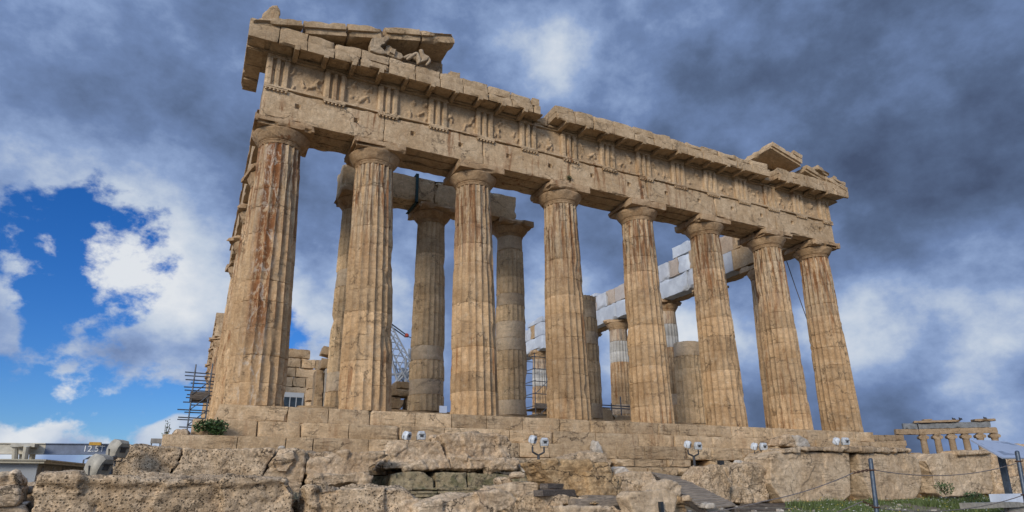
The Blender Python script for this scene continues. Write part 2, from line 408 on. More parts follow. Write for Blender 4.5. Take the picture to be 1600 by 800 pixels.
def empty(name, loc, label, cat, group=None, rz=0):
    o = bpy.data.objects.new(name, None); C.objects.link(o); o.location = loc; o.rotation_euler.z = rz
    o.empty_display_size = .3
    return tag(o, label, cat, group)
def clone(o, parent=None, loc=None, kids=True):
    c = o.copy(); C.objects.link(c); c.parent = parent
    if loc is not None: c.location = loc
    if kids:
        for ch in list(o.children): clone(ch, c)
    return c
def nz(p, f, s=0.): return noise.noise(Vector(p)*f + Vector((s, s*1.7, s*.3)))
def tn(a=.12): return 1 + random.uniform(-a, a)

# ------------------------------------------------------------------ ground
def gz(x, y):
    z = -3.27
    if y < -5.5: z -= (-5.5-y)*.058 if y > -24 else 1.07
    if 6.5 < x < 13 and -9.2 < y < 0:      # bank of earth and rubble behind the loose blocks
        wx = min(1., (x-6.5)/1.3, (13-x)/1.3); z += wx*min(1., (y+9.2)/5.7)*.85
    return z
mb = MB()
xs = [-3000, -600, -150, -60, -30] + [-20+i*1.0 for i in range(76)] + [70, 110, 250, 700, 3000]
ys = [-3000, -500, -100, -40] + [-24+i*.75 for i in range(33)] + [8, 25, 60, 120, 300, 900, 3000]
for y in ys:
    for x in xs:
        near = -22 < x < 58 and -26 < y < 4
        z = gz(x, y) + (.07*nz((x, y, 0), .45, 3) + .05*nz((x, y, 0), 1.4, 8) if near else 0)
        mb.v.append((x, y, z))
nxs = len(xs)
for j in range(len(ys)-1):
    for i in range(nxs-1): mb.face([j*nxs+i, j*nxs+i+1, (j+1)*nxs+i+1, (j+1)*nxs+i])
tag(mb.build('ground', 'ground', smooth=60), 'bare stony hilltop ground sloping toward the viewer', 'ground', kind='structure')

# ------------------------------------------------------------------ the big temple
TEMPLE = empty('marble_temple', (0, 0, 0), 'huge ruined marble temple of fluted columns carrying a broken pediment', 'temple')

# --- steps
def step(z0, z1, ox, cuts, seed, specials=()):
    random.seed(seed)
    mb = MB()
    x0, x1, y0, y1 = -ox, 30.88+ox, -ox, 69.5+ox
    e = x0
    xx = [x0] + [c for c in cuts if x0 < c < x1] + [x1]
    for a, b in zip(xx, xx[1:]):
        t = random.choice((.80, .92, 1., 1.06, 1.14))*tn(.06)
        for (sa, sb, stn) in specials:
            if sa < (a+b)/2 < sb: t = stn
        mb.rough(a+.003, b-.003, y0+random.uniform(0, .006), y0+1.15, z0, z1-.002, .10, .008, .04, t)
    # sides and back
    y = y0+1.16
    while y < y1:
        b = min(y1, y+random.uniform(1.3, 1.9))
        for s0, s1 in ((x0, x0+1.15), (x1-1.15, x1)):
            mb.rough(s0, s1, y+.006, b-.006, z0, z1-.002, .3, .012, .08, tn(.12))
        y = b
    mb.box(x0+1.16, x1-1.16, y0+1.16, y1, z0, z1-.01, .9)
    o = mb.build('step', 'step', TEMPLE, smooth=35)
    return o
def cutlist(seed, a, b):
    random.seed(seed); out = []; x = a
    while x < b: x += random.uniform(1.05, 2.1); out.append(x)
    return out
step(-.552, 0., 0., [2.05, 3.35, 4.74, 6.35, 7.72, 9.1] + cutlist(3, 9.3, 30), 11, [(7.72, 9.1, .74)])
step(-1.069, -.556, .70, [1.1, 2.4, 3.9, 5.6, 7.2] + cutlist(5, 8, 31), 12)
step(-1.58, -1.073, 1.40, [.55, 1.9, 2.7, 4.4, 6.0] + cutlist(8, 6.4, 32), 13)
# --- foundation courses under the steps
mb = MB(); random.seed(21)
z = -1.585
for k, (h, oy) in enumerate(((.30, 1.75), (.33, 2.0), (.36, 2.3), (.40, 2.5), (.42, 2.6))):
    x = -1.9 if k < 2 else -.5
    while x < 33:
        b = x+random.uniform(.9, 2.2)
        if not (k == 0 and 17 < x < 21 and random.random() < .6):
            mb.rough(x+.012, b-.012, -oy+random.uniform(-.08, .1), -.6, z-h+.006, z-.004, .16, .02, .09, tn(.15))
        x = b
    z -= h
    if k == 1: mb.build('levelling_course', 'step', TEMPLE, smooth=35); mb = MB()
mb.build('foundation', 'mossy', TEMPLE, smooth=35)
mb = MB(); mb.box(-.3, 32.5, -.59, 69, -3.6, -1.59, .8); mb.build('foundation_core', 'mossy', TEMPLE)

# --- Doric columns
NF, SEG = 20, 8
def column_mesh(name, h, rb, rt, ndr, seed, detail=1., wear=.55, plainp=0., freshp=0., top=None, mat='column'):
    random.seed(seed)
    mb = MB(); n = NF*SEG
    zs = []; cuts = [0.]
    for i in range(1, ndr): cuts.append(h*i/ndr + random.uniform(-.12, .12))
    cuts.append(h)
    drum = []; base_t = random.uniform(.92, 1.08)
    for i in range(ndr):
        a, b = cuts[i], cuts[i+1]
        k = max(2, int((b-a)/(.17/detail)))
        zz = [a+.002, a+.016] + [a+.016+(b-a-.03)*j/k for j in range(1, k)] + [b-.014, b-.002]
        pl = random.random() < plainp; fr = random.random() < freshp
        t = base_t*random.choice((.84, .94, 1., 1.04, 1.13))*tn(.05)
        jx, jy = random.uniform(-.008, .008), random.uniform(-.008, .008)
        for j, z in enumerate(zz): drum.append((z, i, j in (0, len(zz)-1), pl, 1. if fr else (0.22 if pl else 0.), t, jx, jy))
    rows = [d for d in drum if top is None or d[0] < top]
    o = 0
    for (z, i, joint, pl, fr, t, jx, jy) in rows:
        s = z/h; rad = rb + (rt-rb)*s + .017*math.sin(PI*s)
        dep = .078*rad
        for q in range(n):
            th = 2*PI*q/n; fl = (q % SEG)/SEG
            sc = dep*4*fl*(1-fl)*1.15
            c, sn = math.cos(th), math.sin(th)
            P = Vector((c*rad, sn*rad, z))
            wv = noise.noise(Vector((c*2.6, sn*2.6, z*.9))+Vector((seed*3.1, 0, 0)))
            wf = noise.noise(P*5.+Vector((seed, 5, 0)))
            wr = max(0., wv*1.7+wf*.8-(.95-wear))*dep*1.5
            off = sc if not pl else dep*.45
            if not pl: off = max(off, min(wr, dep*1.25))
            off += .006*noise.noise(P*9.)
            # chipped drum edges and lost pieces
            ch = noise.noise(Vector((c*1.4, sn*1.4, i*3.3))+Vector((seed*1.7, 0, 0)))
            if joint: off += .007 + max(0., ch-.15)*.08
            big = noise.noise(P*.8+Vector((0, seed*2.3, 0)))
            if big > .42: off += (big-.42)*.35
            mb.v.append((c*(rad-off)+jx, sn*(rad-off)+jy, z))
    nr = len(rows)
    for k in range(nr-1):
        for q in range(n):
            j = (q+1) % n
            a = rows[k]
            mb.face([k*n+q, k*n+j, (k+1)*n+j, (k+1)*n+q], a[5], a[4])
    mb.face([(nr-1)*n+q for q in range(n)]); mb.face([q for q in range(n)][::-1])
    me = mb.build(name, mat, smooth=33)
    return me
def capital_mesh(name, rt, half, h, seed, cell=.12, chip=.22, fresh=0.):
    random.seed(seed); mb = MB()
    hc = h*.60
    prof = [(rt*.985, 0), (rt*1.0, .03), (rt*1.03, .05), (rt*1.03, .07), (rt*1.0, .085), (rt*1.045, .10), (rt*1.045, .125), (rt*1.02, .14), (rt*1.07, .155)]
    re = half*.985
    for i in range(1, 9):
        s = i/8; prof.append((rt*1.07+(re-rt*1.07)*(s**.85), .155+(hc-.20)*s))
    prof += [(re, hc-.02), (re*.97, hc+.005)]
    def fn(r, z, t):
        c, s = math.cos(t), math.sin(t)
        w = noise.noise(Vector((c*1.6, s*1.6, z*2.))+Vector((seed*2.9, 0, 3)))
        w2 = noise.noise(Vector((c*5, s*5, z*6.))+Vector((seed, 0, 3)))
        k = max(0., w-.12)*.5*(r-rt*.9) + abs(w2)*.02
        return r-k
    mb.lathe(prof, 72, fn=fn, fresh=fresh)
    mb.rough(-half, half, -half, half, hc, h, cell, .014, chip, fresh=fresh)
    return mb.build(name, 'capital' if fresh < .3 else 'white', smooth=35)

COLX = [1.02, 4.70, 8.996, 13.292, 17.588, 21.884, 26.18, 29.86]
DXB = [.08, .08, .04, .02, 0, .03, .05, .04]; DXT = [0, -.1, -.1, -.09, -.06, -.1, 0, -.06]
HS = 9.57; HC = .86
for i, x in enumerate(COLX):
    big = 1.022 if i in (0, 7) else 1.
    c = column_mesh('column', HS, .9525*big, .74*big, 11, 31+i*3, 1., wear=(.62, .45, .6, .5, .45, .55, .5, .55)[i])
    c.location = (x+DXB[i], 1.02, 0); c.parent = TEMPLE
    c.rotation_euler = (0, math.atan2(DXT[i]-DXB[i], HS), 0)
    k = capital_mesh('capital', .74*big, 1.03*big, HC, 51+i, chip=(.30, .15, .12, .12, .18, .3, .25, .32)[i])
    k.location = (0, 0, HS+.003); k.parent = c
# flank columns
fa = column_mesh('column', HS, .9525, .74, 11, 91, .7, wear=.5); fak = capital_mesh('capital', .74, .95, HC, 92, .2); fak.location = (0, 0, HS+.003); fak.parent = fa
fb = column_mesh('column', HS, .9525, .74, 11, 95, .7, wear=.4, plainp=.1, freshp=.30); fbk = capital_mesh('capital', .74, 1.0, HC, 96, .2); fbk.location = (0, 0, HS+.003); fbk.parent = fb
fb['label'] = 'column patched with white new marble'
fa.parent = TEMPLE; fb.parent = TEMPLE
NY = [4.75, 9.35]; NW = [14.1, 20.1, 24.6, 33.6]
SY = [4.70, 8.996, 13.292, 17.588, 39.07, 43.37, 47.67, 51.97, 56.27, 60.57]
first = True
for y in NY + SY:
    xx = 29.86 if y in NY else 1.02
    if first: fa.location = (xx, y, 0); first = False
    else:
        o = clone(fa, TEMPLE, (xx, y, 0)); o.rotation_euler.z = random.uniform(0, 6)
first = True
for y in NW:
    if first: fb.location = (29.86, y, .2); first = False
    else:
        o = clone(fb, TEMPLE, (29.86, y, .2)); o.rotation_euler.z = random.choice((1, 2, 3))*PI*.7
        o['label'] = 'column patched with white new marble'
# inner porch columns
def porch(x, seed, top=None, plainp=.35):
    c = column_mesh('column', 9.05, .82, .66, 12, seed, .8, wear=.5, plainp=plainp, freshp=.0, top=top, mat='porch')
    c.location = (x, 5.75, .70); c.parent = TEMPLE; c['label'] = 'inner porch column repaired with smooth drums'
    if top is None:
        k = capital_mesh('capital', .66, .95, .82, seed+1, .14); k.location = (0, 0, 9.053); k.parent = c
for x, sd_, tp in ((5.0, 201, None), (8.66, 204, None), (12.95, 208, None), (17.22, 212, 6.6), (24.15, 216, 4.55)):
    porch(x, sd_, tp, .4 if tp is None else .25)
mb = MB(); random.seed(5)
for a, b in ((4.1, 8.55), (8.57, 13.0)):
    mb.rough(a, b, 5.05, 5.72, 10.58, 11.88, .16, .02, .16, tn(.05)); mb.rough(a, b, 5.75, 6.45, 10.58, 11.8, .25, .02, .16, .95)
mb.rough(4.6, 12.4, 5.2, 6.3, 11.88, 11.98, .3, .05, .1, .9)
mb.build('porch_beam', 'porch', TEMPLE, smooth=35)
mb = MB()
mb.rough(2.6, 27.6, 4.75, 62, .004, .35, .6, .02, .05); mb.rough(3.0, 27.2, 5.0, 62, .353, .70, .6, .02, .05)
mb.build('inner_floor', 'inner', TEMPLE, smooth=35)

# --- architrave, seven blocks over the front, three slabs deep
ZA, ZF, ZG = 10.435, 11.78, 13.13
random.seed(77)
edges = [.15] + COLX[1:7] + [30.73]
for a, b in zip(edges, edges[1:]):
    mb = MB(); t = tn(.06)
    for k, (y0, y1) in enumerate(((.15, .72), (.75, 1.32), (1.35, 1.92))):
        o_ = len(mb.v)
        mb.rough(a+.004, b-.004, y0, y1, ZA+random.uniform(0, .02), ZF-.10, .072 if k == 0 else .2, .010, .07, t*(1, .9, .9)[k])
        if k == 0:      # sockets of lost bronze fittings
            for hx in (a+(b-a)*.28, a+(b-a)*.76):
                for q in range(o_, len(mb.v)):
                    vx, vy, vz = mb.v[q]
                    if vy < .25 and math.hypot(vx-hx, vz-(ZA+.70)) < .085: mb.v[q] = (vx, vy+.16, vz)
    mb.rough(a+.004, b-.004, .07, 1.9, ZF-.097, ZF, .12, .004, .03, t)
    mb.build('architrave_block', 'beam', TEMPLE, smooth=35)
def side_beam(x0, x1, ya, yb, mat='beam', z0=ZA, z1=ZF-.1, fresh=0., tw=1.):
    mb = MB(); y = ya
    while y < yb-.2:
        b = min(yb, y+4.28)
        f = fresh if not isinstance(fresh, tuple) else fresh[int((y-ya)/4.28) % len(fresh)]
        mb.rough(x0, x1, y+.006, b-.006, z0, z1, .22, .02, .12, tn(.06)*tw, f); y = b
    return mb
mb = side_beam(.15, 1.92, 1.94, 19.2)
mb.rough(.06, 1.8, 1.94, 19.0, ZF-.097, ZF, .3, .01, .06)
mb.build('side_architrave', 'beam', TEMPLE, smooth=35)
mb = side_beam(.15, 1.92, 38.2, 62.0)
y = 38.6
while y < 61:
    mb.rough(.05, 1.2, y, y+1.3, ZF-.09, ZF+random.uniform(.25, 1.2), .3, .02, .16, tn(.1)); y += random.uniform(1.4, 2.2)
mb.build('side_architrave', 'beam', TEMPLE, smooth=35)
# north flank beams, partly new white marble
random.seed(9)
mb = side_beam(28.98, 29.85, 1.94, 25.6, z0=10.50, z1=11.86, fresh=(0., .9, 1., 1., 1., 1.)); mb2 = side_beam(29.87, 30.73, 1.94, 25.6, z0=10.50, z1=11.86)
mb.v, o = mb.v + mb2.v, len(mb.v); mb.f += [[o+i for i in f] for f in mb2.f]; mb.t += mb2.t; mb.n += mb2.n
y = 1.96
for i, ln in enumerate((1.7, 2.4, 2.0, 2.1, 1.2, 1.0, 2.2, .8, 1.3, .9, 1.6, 1.2, 1.6, 1.3, 1.6)):
    zt = 13.15 if y < 24 else 12.6
    mb.rough(29.02, 30.6, y, y+ln-.01, 11.866, zt+random.uniform(-.05, .05), .2, .02, .1, tn(.08), (.1, 0, .2, .1, 1, .35, .9, .8, .45, .3, .5, .3, .9, .4, 1)[i]); y += ln
mb.rough(29.1, 30.4, 10.2, 11.9, 13.21, 14.05, .25, .01, .06, 1.05, 1.)
mb.rough(29.1, 30.4, 22.0, 24.2, 13.21, 13.5, .25, .01, .06, 1.05, 1.)
mb.build('side_architrave', 'white', TEMPLE, smooth=35)
mb = side_beam(28.98, 30.7, 31.3, 38.5, 'white', 10.5, 11.86, 1.)
mb.rough(29.0, 30.6, 31.4, 33.0, 11.866, 13.2, .25, .01, .08, 1, 1.); mb.rough(29.0, 30.6, 33.02, 33.9, 11.866, 13.2, .25, .01, .08, 1, 0.)
mb.rough(29.0, 30.6, 33.92, 35.4, 11.866, 13.15, .25, .01, .08, 1, .9); mb.rough(29.0, 30.6, 35.42, 38, 11.866, 12.9, .25, .01, .08, 1, .6)
mb.rough(29.0, 30.6, 31.4, 34.6, 13.21, 13.75, .25, .01, .08, 1, 1.)
mb.build('side_architrave', 'white', TEMPLE, smooth=35)

# --- frieze: triglyphs and carved panels
TW = .845; y0f = .20
def triglyph(x, name='triglyph'):
    mb = MB(); h = TW/2; g = .15
    prof = [(-h, .07), (-h+.07, 0)]
    for c in (-TW/6, TW/6):
        prof += [(c-.085, 0), (c-.03, g), (c+.03, g), (c+.085, 0)]
    prof += [(h-.07, 0), (h, .07)]
    za, zb = ZF+.004, ZG-.17
    nzr = 8; o = len(mb.v)
    for k in range(nzr+1):
        z = za+(zb-za)*k/nzr
        for (px, py) in prof:
            P = Vector((x+px, py, z)); wr = max(0, nz(P, 1.6, 4.)-.28)*.14+abs(nz(P, 6., 2.))*.008
            mb.v.append((P.x, y0f-.065+py+(wr if py < .05 else 0), z))
    m = len(prof)
    for k in range(nzr):
        for i in range(m-1): mb.face([o+k*m+i, o+k*m+i+1, o+(k+1)*m+i+1, o+(k+1)*m+i], 1.)
    mb.box(x-h, x-h+.004, y0f+.01, y0f+.4, za, zb); mb.box(x+h-.004, x+h, y0f+.01, y0f+.4, za, zb)
    mb.rough(x-h-.01, x+h+.01, y0f-.075, y0f+.3, zb+.002, ZG-.004, .12, .006, .05)
    mb.build(name, 'beam', TEMPLE, smooth=30)
    mr = MB()
    mr.rough(x-h, x+h, .045, .14, ZF-.185, ZF-.1005, .12, .003, .02)
    for k in range(6):
        cx = x-h+TW*(k+.5)/6
        mr.tube((cx, .09, ZF-.186), (cx, .09, ZF-.245), .038, 8, .045)
    mr.build('regula', 'beam', TEMPLE, smooth=35)
def metope(xa, xb, seed):
    random.seed(seed); mb = MB(); n = 44; m = 44
    caps = []
    for f in range(2):
        cx = random.uniform(.3, .7)+(f-.5)*.4; cy = random.uniform(.35, .5); lean = random.uniform(-.18, .18)
        J = lambda a, b, r: caps.append((a, b, r))
        hip = (cx, cy); sh = (cx+lean, cy+.28)
        J(hip, sh, .085)
        if random.random() < .5: J((sh[0]+lean*.2, sh[1]+.1), (sh[0]+lean*.25, sh[1]+.13), .06)
        for s in (-1, 1):
            kn = (hip[0]+s*random.uniform(.04, .2), hip[1]-random.uniform(.12, .2)); J(hip, kn, .06)
            if random.random() < .75: J(kn, (kn[0]+random.uniform(-.1, .1), kn[1]-.2), .045)
            if random.random() < .7: J(sh, (sh[0]+s*random.uniform(.1, .22), sh[1]+random.uniform(-.15, .1)), .04)
    ww, hh = xb-xa, ZG-.1-ZF
    o = len(mb.v)
    for j in range(m+1):
        for i in range(n+1):
            u, v = i/n, j/m; x = xa+ww*u; z = ZF+.004+hh*v
            d = 0.
            for (a, b, r) in caps:
                ax, ay = a; bx, by = b; dx, dy = bx-ax, by-ay; L2 = dx*dx+dy*dy+1e-9
                t = max(0, min(1, ((u-ax)*dx+(v-ay)*dy)/L2)); q = math.hypot(u-ax-t*dx, v-ay-t*dy)
                if q < r: d = max(d, math.sqrt(1-(q/r)**2)*r*1.7)
            er = max(0, min(1, (nz((x, 0, z), 3.4, seed)+.12)*3.2))
            d = d*er*.9*(1+.5*nz((x, 0, z), 11.)) + .014*nz((x, 0, z), 3.) + .012*nz((x, 0, z), 9.)
            mb.v.append((x, y0f+.11-d, z))
    for j in range(m):
        for i in range(n): mb.face([o+j*(n+1)+i, o+j*(n+1)+i+1, o+(j+1)*(n+1)+i+1, o+(j+1)*(n+1)+i], 1.)
    mb.rough(xa, xb, y0f-.01, y0f+.3, ZG-.096, ZG-.004, .14, .006, .04)
    mb.build('metope', 'relief', TEMPLE, smooth=50)
tx = [.15+TW/2 + (30.58-TW)*i/14 for i in range(15)]
for x in tx: triglyph(x)
for i, (a, b) in enumerate(zip(tx, tx[1:])): metope(a+TW/2+.002, b-TW/2-.002, 300+i)
mb = MB()
mb.box(.2, 30.68, y0f+.37, 1.85, ZF+.006, ZG-.02, .9)
mb.rough(.2, .68, .5, 3.3, ZF+.003, ZG-.003, .2, .02, .1); mb.rough(30.2, 30.68, .57, 2.4, ZF+.003, ZG-.003, .2, .02, .1)
mb.build('frieze_backing', 'beam', TEMPLE, smooth=35)

# --- horizontal cornice in three pieces, with mutules
random.seed(41)
def cornice(xa, xb, ends=(0, 0), top=13.88):
    mb = MB(); x = xa
    while x < xb-.05:
        b = min(xb, x+random.uniform(.98, 1.18)); 
        if xb-b < .3: b = xb
        jit = random.uniform(-.007, .007); t = tn(.08)
        mb.rough(x+.003, b-.003, -.64+jit*.4, -.50, 13.08, 13.50, .11, .008, .07, t); mb.rough(x+.003, b-.003, -.498, 1.6, 13.24, 13.50, .25, .008, .03, t)
        tp = top+random.uniform(-.015, .02)
        mb.rough(x+.004, b-.004, -.56+jit, 1.5, 13.503, tp, .12, .010, .07, t*tn(.06))
        x = b
    mb.box(xa+.03, xb-.03, .12, 1.55, ZG-.003, 13.21, .9)
    o = mb.build('cornice', 'cornice', TEMPLE, smooth=35)
    return o
c1 = cornice(-.62, 11.4); c2 = cornice(12.2, 25.3, top=13.86); c3 = cornice(26.0, 31.5, top=13.86)
def mutule(x, par):
    mb = MB(); h = .40
    T = Matrix.Translation((x, -.49, 13.235)) @ Matrix.Rotation(R(3), 4, 'X')
    mb.rough(-h, h, 0, .60, -.09, -.004, .13, .006, .05, .9, T=T)
    mb.build('mutule', 'cornice', par, smooth=35)
mx = [tx[0]+(tx[1]-tx[0])*k/2 for k in range(29)]
for x in mx:
    par = c1 if x < 11.2 else c2 if 12.5 < x < 25.1 else c3 if x > 26.2 else None
    if par: mutule(x, par)
for x in mx[:-1]:
    x += (tx[1]-tx[0])/4; par = c1 if x < 11.2 else c2 if 12.5 < x < 25.1 else c3 if x > 26.2 else None
    if par:
        mb = MB(); mb.rough(x-.10, x+.10, -.66, .16, 13.0, 13.238, .1, .01, .06, .9); mb.build('cornice_rib', 'cornice', par, smooth=35)
mb = MB()    # return of the cornice round the south corner and broken stubs in the gap
for a, b in ((-.60, .6), (.62, 1.9), (1.92, 3.1)):
    mb.rough(-.62, -.0, max(a, -.4), b, 13.20, 13.52, .15, .012, .08, tn(.08)); mb.rough(-.54, .0, max(a, -.4), b, 13.523, 13.88, .15, .012, .08, tn(.08))
for y in (.55, 1.6, 2.6): mb.rough(-.56, .0, y-.4, y+.4, 13.08, 13.196, .15, .008, .05, .85)
mb.build('corner_cornice', 'cornice', TEMPLE, smooth=35)
mb = MB()
mb.rough(11.42, 12.18, .12, 1.5, ZG, 13.52, .12, .03, .25); mb.build('broken_cornice_stub', 'cornice', TEMPLE, smooth=35)
mb = MB(); mb.rough(25.32, 25.98, -.2, 1.5, ZG, 13.45, .12, .03, .25)
mb.build('broken_cornice_stub', 'cornice', TEMPLE, smooth=35)
# --- pediment: raking cornices and gable wall
SL = math.atan(.268)
def raking(pts, y0, y1, th, name='raking_cornice', T2=None, fresh=0.):
    # pts: list of (xa, xb) along the left slope from the corner
    for (xa, xb, t, *dz) in pts:
        mb = MB(); l = (xb-xa)/math.cos(SL)
        T = Matrix.Translation((xa, 0, 13.90+(xa+.62)*math.tan(SL)+(dz[0] if dz else 0))) @ Matrix.Rotation(-SL, 4, 'Y')
        if T2 is not None: T = T2 @ T
        mb.rough(.004, l-.004, y0, y1, -th, 0, .16, .016, .13, t, fresh, T=T)
        mb.rough(.004, l-.004, y0-.10, y0+.3, -.30, -.02, .16, .012, .10, t*1.03, fresh, T=T)
        mb.build(name, 'cornice', TEMPLE, smooth=35)
raking([(1.2, 2.75, .95), (2.8, 4.25, 1.02), (4.28, 5.75, .98), (5.78, 7.25, 1.05)], -.55, 1.7, .52)
raking([(-.62, 1.15, .9)], -.58, .9, .30)
MIR = Matrix.Translation((30.88, 0, 0)) @ Matrix.Scale(-1, 4, (1, 0, 0))
raking([(-.75, .9, 1., -.06), (.96, 2.5, .93, -.16), (2.75, 5.0, 1.06, .0)], -.5, 1.7, .42, T2=MIR)
random.seed(8)
for x, z, l in ((31.1, 14.05, 1.0), (29.9, 14.45, 1.1), (27.9, 15.0, .7)):
    T = Matrix.Translation((x, -.5, z)) @ Matrix.Rotation(SL, 4, 'Y')
    mb = MB(); mb.rough(-l/2, l/2, 0, .9, 0, .26, .12, .02, .14, tn(.1), T=T)
    mb.build('crown_fragment', 'cornice', TEMPLE, smooth=35)
mb = MB()
def gable(a, b, y, m, cap=99):
    n = 6
    for i in range(n):
        x0 = a+(b-a)*i/n; x1 = a+(b-a)*(i+1)/n; xm = (x0+x1)/2
        zz = min(cap, 13.9+((xm if xm < 15 else 30.88-xm)+.4)*math.tan(SL)-.50)
        if zz > 14.0: m.rough(x0+.004, x1-.004, y, y+.5, 13.885, zz, .16, .01, .05, tn(.06))
for a_, b_ in ((.6, 7.3), (26.0, 30.4)):
    mb = MB(); gable(a_, b_, .75, mb); mb.build('gable_wall', 'cornice', TEMPLE, smooth=35)
mb = MB(); mb.rough(7.4, 7.95, .2, 1.2, 13.885, 14.75, .12, .03, .2); mb.rough(7.97, 8.2, .3, 1.2, 13.885, 14.55, .12, .02, .1)
mb.build('gable_stub', 'cornice', TEMPLE, smooth=35)

# --- remains of the inner building seen between the columns
random.seed(55)
def rubble_wall(mb, P0, P1, depth, rows, seed, gap=.0, toprag=.6):
    random.seed(seed); x0, x1, z0, z1 = P0.x, P1.x, P0.z, P1.z; h = (z1-z0)/rows
    for k in range(rows):
        x = x0
        while x < x1-.1:
            b = min(x1, x+random.uniform(.6, 1.9)*h*1.4)
            if not (k == rows-1 and random.random() < toprag):
                mb.rough(x+.01, b-.01, P0.y+random.uniform(-.05, .05), P0.y+depth, z0+k*h+.005, z0+(k+1)*h-.005, .3, .03, .15, tn(.16))
            x = b
mb = MB(); a = W(436, 645, 44); b = W(503, 548, 44)
rubble_wall(mb, Vector((a.x, 44, .7)), Vector((b.x, 44, b.z)), 1.2, 11, 4)
mb.build('ruined_inner_wall', 'inner', TEMPLE, smooth=35)
mb = MB(); a = W(478, 640, 32); b = W(506, 590, 32)
rubble_wall(mb, Vector((a.x, 32, .6)), Vector((b.x, 32, b.z)), 1.2, 6, 6, toprag=.4)
mb.build('ruined_inner_wall', 'inner', TEMPLE, smooth=35)
mb = MB(); a = W(503, 575, 20); b = W(530, 575, 20); c = W(503, 551, 20)
mb.rough(a.x+.25, b.x+.4, 20, 21.4, .7, a.z, .3, .01, .05, .9, .85); mb.rough(a.x-.05, b.x+.4, 20.05, 21.3, a.z+.004, c.z-.3, .2, .03, .12, .9)
mb.rough(a.x-.3, a.x+.22, 20.1, 21.3, .7, a.z-.1, .2, .03, .12, .9)
T = Matrix.Translation((b.x, 20.2, c.z-.3)) @ Matrix.Rotation(R(14), 4, 'Y'); mb.rough(-1.2, .4, 0, 1., 0, .6, .15, .04, .2, 1., T=T)
mb.build('wall_end_pier', 'inner', TEMPLE, smooth=35)
mb = MB(); a = W(606, 640, 11); b = W(652, 600, 11)
zt = b.z; zb = .7
mb.rough(a.x, b.x, 11, 12, zb, zb+(zt-zb)*.36, .2, .03, .2, .8); mb.rough(a.x-.1, a.x+(b.x-a.x)*.55, 11, 12, zb+(zt-zb)*.36, zb+(zt-zb)*.66, .15, .05, .3, .85)
mb.rough(a.x+(b.x-a.x)*.66, a.x+(b.x-a.x)*.86, 11.1, 12, zb+(zt-zb)*.36, zb+(zt-zb)*.66, .15, .02, .1, .75)
mb.rough(a.x-.2, b.x+.2, 10.9, 12, zb+(zt-zb)*.67, zb+(zt-zb)*.86, .15, .04, .25, .9); mb.rough(a.x+.4, b.x+.2, 11, 12, zb+(zt-zb)*.87, zt+.1, .15, .03, .2, .85)
mb.build('low_wall_remains', 'inner', TEMPLE, smooth=35); mb = MB()
a = W(935, 655, 10); b = W(985, 648, 10)
mb.rough(a.x, a.x+1.1, 10, 11, .7, b.z+.35, .15, .05, .2, .9); mb.rough(a.x+1.2, b.x+.4, 10.2, 11, .7, b.z, .15, .05, .2, .85)
mb.build('low_wall_remains', 'inner', TEMPLE, smooth=35); mb = MB()
a = W(838, 650, 9); mb.rough(a.x, a.x+1.0, 9, 10, .7, 1.35, .12, .05, .3, .85)
mb.build('low_wall_remains', 'inner', TEMPLE, smooth=35)

# ------------------------------------------------------------------ pediment sculptures
def skin(name, verts, edges, radii, mat, root=0, sub=2):
    me = bpy.data.meshes.new(name); me.from_pydata([tuple(v) for v in verts], edges, []); me.update()
    o = bpy.data.objects.new(name, me); C.objects.link(o)
    m = o.modifiers.new('skin', 'SKIN'); m.use_smooth_shade = True
    for i, d in enumerate(me.skin_vertices[0].data):
        d.radius = (radii[i], radii[i]) if not isinstance(radii[i], tuple) else radii[i]; d.use_root = (i == root)
    m = o.modifiers.new('sub', 'SUBSURF'); m.levels = sub; m.render_levels = sub
    dg = bpy.context.evaluated_depsgraph_get(); dg.update()
    nm = bpy.data.meshes.new_from_object(o.evaluated_get(dg)); o.modifiers.clear(); o.data = nm
    nm.polygons.foreach_set('use_smooth', [True]*len(nm.polygons))
    at = nm.attributes.new('tone', 'FLOAT', 'FACE'); at.data.foreach_set('value', [1.]*len(nm.polygons))
    nm.materials.clear(); nm.materials.append(MS[mat]); nm.name = name
    return o
Y = -.50
q = lambda u, v, dy=0.: W(u, v, Y+dy)
f = [q(662.5, 101), q(664, 95), q(663, 91), q(659.5, 85.5), q(658, 80.5), q(657.6, 77.5), q(655, 98, -.1), q(651.5, 82.5, -.12), q(635, 93.5, -.1), q(656, 96, .15), q(642, 86, .15), q(630, 91, .12),
     q(669, 90.5, 0), q(671.5, 96, -.05), q(666, 102, -.2), q(657, 89.5, .1), q(654, 93, .2)]
e = [(0, 1), (1, 2), (2, 3), (3, 4), (4, 5), (0, 6), (6, 7), (7, 8), (0, 9), (9, 10), (10, 11), (2, 12), (12, 13), (13, 14), (2, 15), (15, 16)]
r = [.17, .16, .18, .075, .115, .09, .13, .10, .06, .12, .09, .06, .085, .07, .05, .085, .06]
fig = skin('reclining_statue', f, e, r, 'figure'); tag(fig, 'nude male statue with a head, reclining with raised knees under the left gable end', 'statue')
